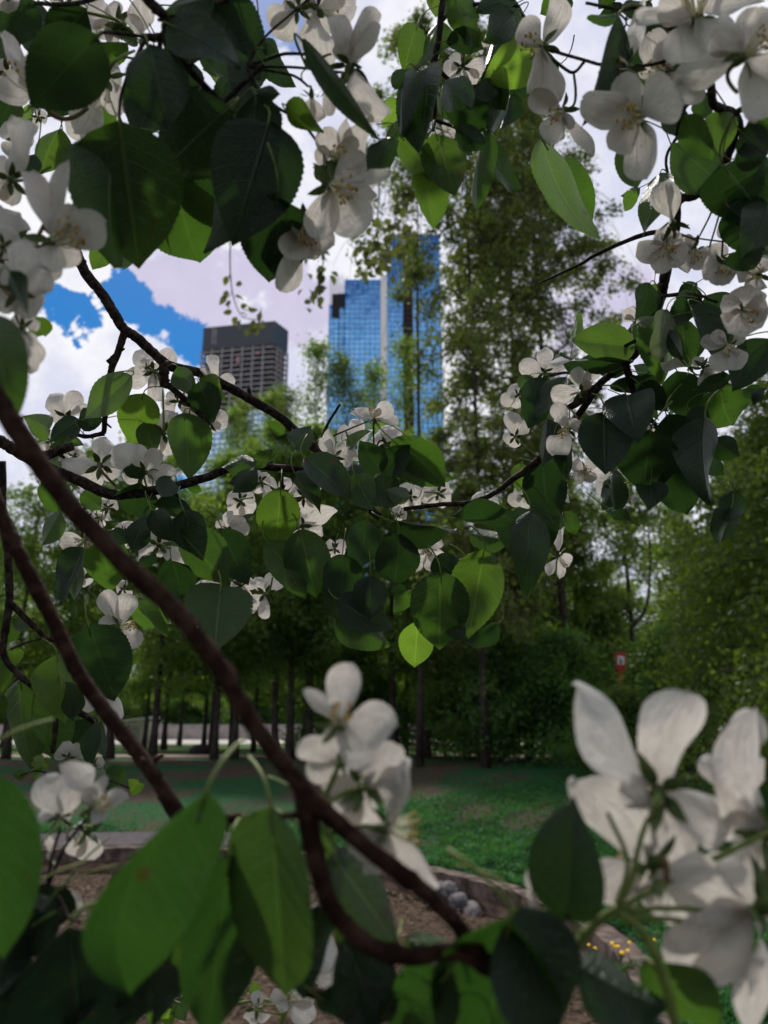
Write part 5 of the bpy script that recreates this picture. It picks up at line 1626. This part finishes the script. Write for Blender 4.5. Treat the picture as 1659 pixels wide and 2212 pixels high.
hanging([(500, 440), (498, 600), (520, 680), (560, 690)], 9.5, 24, 0.055, 'brownish leafy twig hanging just above the dark tower', 4)
hanging([(820, 380), (815, 480), (805, 540), (790, 570)], 8.0, 40, 0.10, 'leafy twig hanging over the top of the glass tower', 5)
hanging([(860, 400), (850, 500), (835, 570)], 8.5, 26, 0.08, 'leafy twig hanging over the corner of the glass tower', 6)
# ------------------------------------------------------------------ apple tree added out of view: its crown overhead shades the boughs
def added_apple_tree():
    rg = np.random.RandomState(99)
    base = np.array([-0.9, -1.3, 0.0])
    e = empty('added_apple_tree', base); tag(e, 'added unseen apple tree, its crown overhead and behind the viewer shading the boughs', 'tree')
    mb = MB()
    tp = [base + np.array(q) for q in ((0, 0, -0.3), (0.02, 0, 0.6), (0.1, 0.05, 1.2), (0.2, 0.2, 1.8), (0.3, 0.4, 2.6))]
    tube(mb, smooth_path(tp, 4), np.linspace(0.14, 0.07, 17), 12, bump=0.06)
    for a in np.linspace(0, 6.0, 9):
        d = np.array([math.cos(a), math.sin(a), 0])
        q = [tp[3], tp[3] + d * 0.6 + np.array([0, 0, 0.6]), tp[3] + d * 1.3 + np.array([0, 0, 0.9])]
        tube(mb, smooth_path(q, 4), np.linspace(0.05, 0.015, 9), 7)
    mb.build('trunk', M['bark'], e, base)
    n = 4200
    P_ = []
    while len(P_) < n:
        q = np.array([rg.uniform(-2.6, 2.6), rg.uniform(-2.8, 1.5), rg.uniform(0.9, 3.6)])
        c = q - CAM
        zc = c @ AZ
        if zc > -0.25 and abs(c @ AX) < max(0.35, 0.52 * zc + 0.35) and abs(c @ AY) < max(0.35, 0.69 * zc + 0.35): continue
        if np.linalg.norm(c) < 0.6 or (q[1] > 0.4 and q[2] < 2.3 and abs(q[0]) < 0.9): continue
        if (q[0] / 2.6) ** 2 + ((q[1] + 0.6) / 2.2) ** 2 + ((q[2] - 2.3) / 1.5) ** 2 > 1: continue
        P_.append(q)
    P_ = np.array(P_)
    th = rg.uniform(0, 6.28, n); el = rg.uniform(-1.2, 0.3, n); ln = rg.uniform(0.06, 0.10, n)
    U = np.stack([np.cos(th) * np.cos(el), np.sin(th) * np.cos(el), np.sin(el)], 1) * ln[:, None]
    Vv = np.cross(U, rg.normal(0, 1, (n, 3))); Vv = Vv / np.linalg.norm(Vv, axis=1)[:, None] * (ln * 0.33)[:, None]
    fast_mesh('crown', quads(P_ - base, U, Vv), M['tl_mid'], e, uv=np.stack([rg.rand(n), rg.rand(n)], 1))
added_apple_tree()
# ------------------------------------------------------------------ towers
def glass_mat(name, a, b, fx, fz, rough=0.06):
    m, nt, out = mat(name); g = NT(nt)
    tc = g.n('ShaderNodeTexCoord').outputs['Object']
    mp = g.n('ShaderNodeMapping'); mp.inputs['Scale'].default_value = (1 / fx, 1 / fx, 1 / fz); g.link(tc, mp.inputs[0])
    fl = g.n('ShaderNodeVectorMath'); fl.operation = 'FLOOR'; g.link(mp.outputs[0], fl.inputs[0])
    wn = g.n('ShaderNodeTexWhiteNoise'); g.link(fl.outputs[0], wn.inputs[0])
    pr = g.n('ShaderNodeBsdfPrincipled'); pr.inputs['Metallic'].default_value = 0.92
    pr.inputs['Roughness'].default_value = rough
    g.link(g.mix(wn.outputs[0], c4(a), c4(b)), pr.inputs['Base Color'])
    g.link(g.bump(g.noise(tc, 0.06, 3.0), 0.25, 1.2), pr.inputs['Normal'])
    g.link(pr.outputs[0], out.inputs[0])
    return m
M['blueglass'] = glass_mat('blue curtain wall glass', (0.12, 0.37, 0.72), (0.22, 0.49, 0.84), 3.0, 3.9)
M['paleglass'] = glass_mat('pale reflecting glass', (0.45, 0.58, 0.72), (0.6, 0.72, 0.82), 3.0, 3.9)
M['mullion'] = plain('grey blue mullion', (0.16, 0.32, 0.52), 0.5, 0.3)
M['fin'] = plain('white corner cladding', (0.80, 0.77, 0.76), 0.5)
M['concrete'] = rough_mat('bare concrete', (0.22, 0.205, 0.215), (0.36, 0.34, 0.35), 0.4, 0.9, 0.1, 0.1, 0.2)
M['darkclad'] = plain('charcoal cladding', (0.045, 0.052, 0.062), 0.5, 0.1)
M['void'] = plain('dark unglazed floor', (0.018, 0.016, 0.018), 0.9)
M['hoist'] = plain('rust brown hoist mast', (0.085, 0.05, 0.045), 0.8)

def vbox(mb, a, b, depth, z0, z1):
    """upright slab standing on the line a-b (plan), depth metres back"""
    a, b = np.array(a[:2]), np.array(b[:2])
    n = np.array([-(b - a)[1], (b - a)[0]]); n = n / np.linalg.norm(n) * depth
    v = [(*a, z0), (*b, z0), (*(b + n), z0), (*(a + n), z0), (*a, z1), (*b, z1), (*(b + n), z1), (*(a + n), z1)]
    mb.add(v, [(0, 3, 2, 1), (4, 5, 6, 7), (0, 1, 5, 4), (1, 2, 6, 5), (2, 3, 7, 6), (3, 0, 4, 7)])
def lerp(a, b, t): return np.asarray(a) * (1 - t) + np.asarray(b) * t
def off(a, b, d):
    a, b = np.array(a[:2]), np.array(b[:2]); n = np.array([(b - a)[1], -(b - a)[0]]); n = n / np.linalg.norm(n) * d
    return a + n, b + n
def grid(mb, a, b, z0, z1, dz, nv, hz=0.9, wv=0.5, proud=0.35):
    a2, b2 = off(a, b, proud)
    z = z0
    while z < z1:
        vbox(mb, a2, b2, proud - 0.05, z, z + hz); z += dz
    for k in range(nv + 1):
        t = k / nv; u = (b2 - a2) / np.linalg.norm(b2 - a2) * wv / 2; c = lerp(a2, b2, t)
        o_ = off(a, b, proud + 0.2); c2 = lerp(o_[0], o_[1], t)
        vbox(mb, c2 - u, c2 + u, proud + 0.1, z0, z1)

# tower one: glass slab facing the camera with a white corner strip
pa, pb = at(713, 640, 545), at(822, 604, 545)
HT = pb[2]; D1 = pb[1]
pa[1] = pb[1] = D1
xa, xb = pa[0], pb[0]
t1 = empty('glass_tower', (xa, D1, 0))
tag(t1, 'blue glass tower with a stepped unfinished top and a white corner strip', 'tower', 'glass towers')
o1 = (xa, D1, 0)
W1 = xb - xa
steps = [(0.0, 0.19, HT - 20), (0.19, 0.30, HT - 11), (0.30, 1.0, HT)]
mb = MB()
for s0, s1, h in steps: vbox(mb, (xa + W1 * s0, D1), (xa + W1 * s1, D1), 40, 0, h)
mb.build('curtain_wall', M['blueglass'], t1, o1, smooth=False)
mb = MB()
for s0, s1, h in steps: grid(mb, (xa + W1 * s0, D1), (xa + W1 * s1, D1), 40, h, 3.9, max(2, int(11 * (s1 - s0))), 0.4, 0.7)
mb.build('mullion_grid', M['mullion'], t1, o1, smooth=False)
mb = MB(); vbox(mb, (xa + W1 * 0.05, D1 - 1.0), (xa + W1 * 0.20, D1 - 1.0), 0.6, HT - 30, HT - 12)
vbox(mb, (xa + W1 * 0.20, D1 - 1.0), (xa + W1 * 0.29, D1 - 1.0), 0.6, HT - 22, HT - 12)
mb.build('bare_floors', M['void'], t1, o1, smooth=False)
for k in range(9):
    x = xa + W1 * (0.0 + 0.04 * k); h = (HT - 20 if k < 5 else HT - 11)
    mb = MB(); vbox(mb, (x, D1 + 0.5), (x + 0.8, D1 + 0.5), 0.8, h, HT + rnd.uniform(-3, 4)); mb.build('roof_column', M['fin'], t1, o1, smooth=False)
mb = MB(); vbox(mb, (xb + 0.1, D1 - 1.6), (xb + 4.4, D1 - 1.6), 12, 0, HT + 3); mb.build('corner_strip', M['fin'], t1, o1, smooth=False)
# recessed side of tower one
mb = MB(); vbox(mb, (xb + 4.5, D1 + 4), (xb + 15.5, D1 + 4), 30, 0, HT + 14); mb.build('side_wing', M['blueglass'], t1, o1, smooth=False)
mb = MB(); grid(mb, (xb + 4.5, D1 + 4), (xb + 15.5, D1 + 4), 40, HT + 14, 3.9, 4, 0.4, 0.7); mb.build('side_mullions', M['mullion'], t1, o1, smooth=False)

# tower two: taller, with the hoist strip
pa2, pb2 = at(846, 506, 600), at(948, 506, 600)
H2, D2 = pa2[2], pa2[1]
t2 = empty('glass_tower', (pa2[0], D2, 0))
tag(t2, 'taller blue glass tower behind the birch, with a dark hoist strip up its front', 'tower', 'glass towers')
o2 = (pa2[0], D2, 0)
mb = MB(); vbox(mb, pa2, (pb2[0], D2), 40, 0, H2); mb.build('curtain_wall', M['blueglass'], t2, o2, smooth=False)
mb = MB(); grid(mb, pa2, (pb2[0], D2), 40, H2, 3.9, 10, 0.4, 0.7); mb.build('mullion_grid', M['mullion'], t2, o2, smooth=False)
hx = at(868, 506, 600)[0]; hw = at(890, 506, 600)[0] - hx
mb = MB(); vbox(mb, (hx, D2 - 2.2), (hx + hw, D2 - 2.2), 1.5, 0, H2 + 6); mb.build('hoist_shaft', M['hoist'], t2, o2, smooth=False)
mb = MB()
z = 40
while z < H2 + 4:
    vbox(mb, (hx + 1.0, D2 - 2.5), (hx + hw * 0.46, D2 - 2.5), 0.25, z, z + 2.4); vbox(mb, (hx + hw * 0.56, D2 - 2.5), (hx + hw - 0.8, D2 - 2.5), 0.25, z, z + 2.4); z += 4.2
mb.build('hoist_opening', M['void'], t2, o2, smooth=False)

# dark tower, turned so that a corner faces the camera
pc = at(594, 693, 540)
H3 = pc[2]
def top_pt(x, y): return on_height(x, y, H3)
pl, prr = top_pt(440, 708), top_pt(623, 715)
pl, prr, pcc = pl[:2], prr[:2], pc[:2]
o3 = (pcc[0], pcc[1], 0)
t3 = empty('unfinished_tower', o3)
tag(t3, 'dark unfinished tower with a charcoal top band, open floors and blue glass low down', 'tower')
hb = on_height  # heights of the bands on the corner line
def h_on_corner(y):
    d = ray(594, y); t = pcc[1] / d[1]; return CAM[2] + d[2] * t
zb, zg = h_on_corner(743), h_on_corner(884)
def corner_block(mb, z0, z1, inset=0.0):
    c = pcc + (unit(pl - pcc) + unit(prr - pcc)) * inset
    l, r = pl + unit(prr - pcc) * inset, prr + unit(pl - pcc) * inset
    bk = l + (r - c)
    v = [(*c, z0), (*r, z0), (*bk, z0), (*l, z0), (*c, z1), (*r, z1), (*bk, z1), (*l, z1)]
    mb.add(v, [(0, 3, 2, 1), (4, 5, 6, 7), (0, 1, 5, 4), (1, 2, 6, 5), (2, 3, 7, 6), (3, 0, 4, 7)])
mb = MB(); corner_block(mb, zb, H3); mb.build('top_band', M['darkclad'], t3, o3, smooth=False)
mb = MB(); corner_block(mb, zg, zb - 0.05, 4.0); mb.build('core', M['void'], t3, o3, smooth=False)
z = zg
while z < zb - 1:
    mb = MB(); corner_block(mb, z, z + 1.15); mb.build('floor_slab', M['concrete'], t3, o3, smooth=False); z += 3.9
for k in range(1, 8):
    for q, m_ in ((pl, 7), (prr, 4)):
        if k > m_: continue
        c = lerp(pcc, q, k / m_); u = unit(q - pcc) * 0.55; c0, c1 = (c - u, c + u) if q is prr else (c + u, c - u)
        e0, e1 = off(c0, c1, 0.5)
        mb = MB(); vbox(mb, e0, e1, 1.0, zg, zb - 0.1); mb.build('column', M['concrete'], t3, o3, smooth=False)
mb = MB(); corner_block(mb, 0, zg - 0.1); mb.build('glass_base', M['paleglass'], t3, o3, smooth=False)
mb = MB(); grid(mb, pl, pcc, 40, zg - 1, 3.9, 12); grid(mb, pcc, prr, 40, zg - 1, 3.9, 5); mb.build('mullion_grid', M['mullion'], t3, o3, smooth=False)
for x0 in (460, 466, 472):
    q = top_pt(x0, 706)[:2]; u = unit(pcc - pl)
    e0, e1 = off(q, q + u * 0.9, 0.4)
    mb = MB(); vbox(mb, e0, e1, 0.35, zb + 4, H3 - 1); mb.build('vent_fin', M['concrete'], t3, o3, smooth=False)
M['pinknet'] = plain('pink safety net', (0.40, 0.22, 0.22), 0.8)
for (x, y, w_, h_) in ((520, 772, 2.2, 5), (560, 760, 3.5, 2), (527, 868, 2.5, 5)):
    t = (594 - x) / (594 - 440.0); c = lerp(pcc, pl, t); u = unit(pl - pcc) * w_ / 2
    e0, e1 = off(c + u, c - u, 0.9); hz = h_on_corner(y)
    mb = MB(); vbox(mb, e0, e1, 0.3, hz - h_ / 2, hz + h_ / 2); mb.build('safety_net', M['pinknet'], t3, o3, smooth=False)

# ------------------------------------------------------------------ pavilion and wall far off
M['beige'] = plain('beige render', (0.52, 0.43, 0.37), 0.85)
M['whiteroof'] = plain('white canopy roof', (0.8, 0.78, 0.82), 0.6)
p = ground_at(313, 84)
kx = at(313, 1580, 84)[0]
ke = empty('pavilion', (kx, 84, 0)); tag(ke, 'small beige park pavilion with a white sloping roof behind the walking person', 'pavilion')
mb = MB(); box(mb, (-1.3, 0, 0), (1.5, 2.4, 2.4)); mb.build('wall', M['beige'], ke, smooth=False)
mb = MB(); mb.add([(-1.7, -0.5, 2.30), (1.7, -0.5, 2.75), (1.7, 2.8, 2.75), (-1.7, 2.8, 2.30), (-1.7, -0.5, 2.45), (1.7, -0.5, 2.9), (1.7, 2.8, 2.9), (-1.7, 2.8, 2.45)], [(0, 3, 2, 1), (4, 5, 6, 7), (0, 1, 5, 4), (1, 2, 6, 5), (2, 3, 7, 6), (3, 0, 4, 7)]); mb.build('roof', M['whiteroof'], ke, smooth=False)
mb = MB(); box(mb, (-0.5, -0.06, 0), (0.4, -0.003, 1.9)); mb.build('door', M['concrete'], ke, smooth=False)
M['palewall'] = rough_mat('pale rendered wall', (0.24, 0.21, 0.19), (0.36, 0.32, 0.29), 0.5, 0.9, 0.1, 0.02, 0.2)
lw = empty('park_wall', (-12, 136, 0)); tag(lw, 'long low pale wall behind the plaza, seen between the tree trunks', 'wall')
mb = MB(); box(mb, (-60, 0, 0), (30, 0.5, 2.3)); mb.build('wall', M['palewall'], lw, smooth=False)
mb = MB(); box(mb, (-60.1, -0.1, 2.304), (30.1, 0.6, 2.5)); mb.build('coping', M['concrete'], lw, smooth=False)

# ------------------------------------------------------------------ sign
M['signred'] = plain('worn red sign paint', (0.30, 0.018, 0.012), 0.5, 0, 0.4, 0.3, 12)
M['signwhite'] = plain('dull white sign panel', (0.62, 0.62, 0.62), 0.6)
M['signblack'] = plain('black pictogram', (0.02, 0.02, 0.02), 0.7)
sp = at(1325, 1427, 34)
sg = empty('park_sign', (sp[0], sp[1], ground_h(sp[0], sp[1]))); zc = sp[2] - ground_h(sp[0], sp[1])
tag(sg, 'red upright warning sign with a white panel and black pictogram above the shrubs', 'sign')
sg.rotation_euler = (0, R(4), R(-8))
mb = MB(); mb.add([(-0.20, -0.03, zc - 0.38), (0.20, -0.03, zc - 0.38), (0.22, -0.03, zc + 0.36), (-0.22, -0.03, zc + 0.36), (-0.20, 0.03, zc - 0.38), (0.20, 0.03, zc - 0.38), (0.22, 0.03, zc + 0.36), (-0.22, 0.03, zc + 0.36)], [(0, 1, 2, 3), (4, 7, 6, 5), (0, 4, 5, 1), (1, 5, 6, 2), (2, 6, 7, 3), (3, 7, 4, 0)])
mb.add([(-0.08, -0.03, zc - 0.56), (0.04, -0.03, zc - 0.56), (0.09, -0.03, zc - 0.38), (-0.13, -0.03, zc - 0.38), (-0.08, 0.03, zc - 0.56), (0.04, 0.03, zc - 0.56), (0.09, 0.03, zc - 0.38), (-0.13, 0.03, zc - 0.38)], [(0, 1, 2, 3), (4, 7, 6, 5), (0, 4, 5, 1), (1, 5, 6, 2), (3, 7, 4, 0)])
mb.build('board', M['signred'], sg, smooth=False)
mb = MB(); box(mb, (-0.125, -0.040, zc - 0.17), (0.145, -0.033, zc + 0.20)); pn = mb.build('panel', M['signwhite'], sg, smooth=False)
mb = MB()
tube(mb, [(-0.06, -0.046, zc + 0.13), (0.0, -0.046, zc + 0.02), (0.05, -0.046, zc - 0.08), (-0.03, -0.046, zc - 0.12)], [0.022, 0.035, 0.04, 0.035], 6)
tube(mb, [(0.06, -0.046, zc + 0.10), (0.0, -0.046, zc + 0.0), (-0.06, -0.046, zc - 0.10)], [0.014, 0.02, 0.016], 6)
mb.build('pictogram', M['signblack'], pn)
mb = MB(); tube(mb, [(-0.02, 0.04, 0), (-0.02, 0.04, zc + 0.3)], 0.035, 8); mb.build('post', M['signred'], sg)

# ------------------------------------------------------------------ boulder
bp_ = ground_at(441, 52)
mb = MB(); blob(mb, (0, 0, 0), (0.72, 0.55, 0.5), 0, 16, 12, 0.06, 3)
M['boulder'] = rough_mat('dark boulder', (0.012, 0.012, 0.013), (0.035, 0.034, 0.036), 4, 0.85, 0.6, 0.03, 0.2)
tag(mb.build('boulder', M['boulder'], None, loc=(bp_[0], 51.2, 0.12)), 'dark rounded boulder on the lawn edge by two linden trunks', 'boulder')

# ------------------------------------------------------------------ light blue car, seen from the front
M['carblue'] = plain('light blue car paint', (0.30, 0.46, 0.62), 0.25, 0.1, 0.6, 0.03)
M['carglass'] = plain('car glass', (0.10, 0.15, 0.2), 0.05, 0.2, 0.9, 0.02)
M['rubber'] = plain('black rubber', (0.02, 0.02, 0.02), 0.8)
M['lamp'] = plain('headlamp', (0.7, 0.72, 0.75), 0.1, 0.3)
cx_ = at(190, 1580, 47.5)[0]
ce = empty('parked_car', (cx_, 46.8, 0.035)); tag(ce, 'light blue car parked on the path behind the leaves at the left', 'car')
ce.rotation_euler = (0, 0, R(18))
prof = [(-0.02, 0.35, 0.80), (0.0, 0.62, 0.86), (0.10, 0.80, 0.88), (0.95, 0.95, 0.90), (1.65, 1.46, 0.70), (2.3, 1.54, 0.70), (3.3, 1.50, 0.70), (3.9, 1.05, 0.86), (4.1, 0.85, 0.86), (4.12, 0.35, 0.80)]
mb = MB(); V, F = [], []
for y, z_, w_ in prof:
    V += [(-w_, y, 0.25), (-w_ * 1.02, y, min(z_, 0.85)), (-w_ * 0.9, y, z_), (0, y, z_ + 0.03), (w_ * 0.9, y, z_), (w_ * 1.02, y, min(z_, 0.85)), (w_, y, 0.25)]
for i in range(len(prof) - 1):
    for k in range(6): F.append((i * 7 + k, i * 7 + k + 1, (i + 1) * 7 + k + 1, (i + 1) * 7 + k))
    F.append((i * 7 + 6, i * 7, (i + 1) * 7, (i + 1) * 7 + 6))
F.append(tuple(range(7))[::-1]); F.append(tuple(len(V) - 7 + k for k in range(7)))
mb.add(V, F); mb.build('body', M['carblue'], ce)
mb = MB(); mb.add([(-0.74, 0.99, 1.0), (0.74, 0.99, 1.0), (0.60, 1.58, 1.44), (-0.60, 1.58, 1.44)], [(0, 1, 2, 3)]); mb.build('windscreen', M['carglass'], ce, smooth=False)
for s in (-1, 1):
    mb = MB(); blob(mb, (s * 0.66, 0.06, 0.66), (0.17, 0.08, 0.09)); mb.build('headlight', M['lamp'], ce)
    mb = MB(); blob(mb, (s * 0.98, 1.25, 1.02), (0.10, 0.06, 0.07)); mb.build('mirror', M['carblue'], ce)
    for yy in (0.75, 3.3):
        mb = MB(); a = np.linspace(0, 2 * math.pi, 21)[:-1]
        tube(mb, [(s * 0.70, yy, 0.30), (s * 0.72, yy, 0.30), (s * 0.89, yy, 0.30), (s * 0.91, yy, 0.30)], [0.24, 0.31, 0.31, 0.24], 20); mb.build('wheel', M['rubber'], ce)
mb = MB(); box(mb, (-0.45, -0.045, 0.42), (0.45, -0.012, 0.58)); mb.build('grille', M['rubber'], ce, smooth=False)

# ------------------------------------------------------------------ person walking on the far side of the path
def person(px, dist, label):
    g0 = at(px, 1580, dist); X = g0[0]
    e = empty('person', (X, dist, 0.03)); tag(e, label, 'person')
    joints = {'pelvis': (0, 0, 0.95, .13), 'waist': (0, 0, 1.10, .125), 'chest': (0.0, -0.02, 1.30, .15), 'neck': (0.0, -0.03, 1.48, .055), 'head0': (0, -0.045, 1.56, .075), 'head1': (0, -0.05, 1.65, .092), 'head2': (0, -0.05, 1.72, .06),
              'shl': (-.17, 0, 1.41, .065), 'ell': (-.24, .06, 1.14, .045), 'wrl': (-.23, -.06, .92, .032), 'hal': (-.22, -.10, .84, .035),
              'shr': (.17, -.02, 1.41, .065), 'elr': (.23, -.06, 1.14, .045), 'wrr': (.22, -.20, .96, .032), 'har': (.21, -.25, .90, .035),
              'hil': (-.09, 0, .90, .10), 'knl': (-.10, -.16, .50, .065), 'anl': (-.10, -.18, .08, .045), 'tol': (-.10, -.34, .04, .035),
              'hir': (.09, 0, .90, .10), 'knr': (.09, .06, .50, .065), 'anr': (.09, .26, .12, .045), 'tor': (.09, .14, .03, .035)}
    edges = [('pelvis', 'waist'), ('waist', 'chest'), ('chest', 'neck'), ('neck', 'head0'), ('head0', 'head1'), ('head1', 'head2'), ('chest', 'shl'), ('shl', 'ell'), ('ell', 'wrl'), ('wrl', 'hal'), ('chest', 'shr'), ('shr', 'elr'), ('elr', 'wrr'), ('wrr', 'har'),
             ('pelvis', 'hil'), ('hil', 'knl'), ('knl', 'anl'), ('anl', 'tol'), ('pelvis', 'hir'), ('hir', 'knr'), ('knr', 'anr'), ('anr', 'tor')]
    names = list(joints); me = bpy.data.meshes.new('body')
    me.from_pydata([joints[k][:3] for k in names], [(names.index(a), names.index(b)) for a, b in edges], [])
    o = bpy.data.objects.new('body', me); COL.objects.link(o); o.parent = e
    md = o.modifiers.new('skin', 'SKIN')
    for i, k in enumerate(names):
        sv = me.skin_vertices[0].data[i]; sv.radius = (joints[k][3], joints[k][3]); sv.use_root = (k == 'pelvis')
    o.modifiers.new('sub', 'SUBSURF').levels = 2
    m, nt, out = mat('dark clothing'); g = NT(nt)
    z_ = g.n('ShaderNodeSeparateXYZ'); g.link(g.n('ShaderNodeTexCoord').outputs['Object'], z_.inputs[0])
    pr = g.n('ShaderNodeBsdfPrincipled'); g.link(g.mix(g.math('GREATER_THAN', z_.outputs[2], 1.5), (0.015, 0.016, 0.02, 1), (0.35, 0.22, 0.17, 1)), pr.inputs[0]); pr.inputs['Roughness'].default_value = 0.85
    g.link(pr.outputs[0], out.inputs[0]); me.materials.append(m)
    mb = MB(); blob(mb, (0, -0.03, 1.67), (.098, .11, .11), 0, 12, 8, 0.04); mb.build('hair', M['void'], e)
    mb = MB(); blob(mb, (-0.30, 0.0, 1.02), (.13, .16, .20), 0, 12, 8, 0.05); mb.build('bag', M['carblue'], e)
    e.rotation_euler = (0, 0, R(-60))
person(299, 60, 'person in dark clothes with a light blue shoulder bag walking beyond the tree trunks')

# ------------------------------------------------------------------ render settings
SC.view_settings.view_transform = 'Standard'
SC.view_settings.look = 'None'
SC.view_settings.exposure = 0.0
SC.view_settings.gamma = 1.0
SC.render.engine = 'CYCLES'
SC.cycles.use_denoising = True
SC.cycles.max_bounces = 8
SC.cycles.diffuse_bounces = 3
SC.cycles.transmission_bounces = 6
SC.cycles.transparent_max_bounces = 8
SC.cycles.caustics_reflective = False
SC.cycles.caustics_refractive = False
SC.cycles.sample_clamp_indirect = 4.0
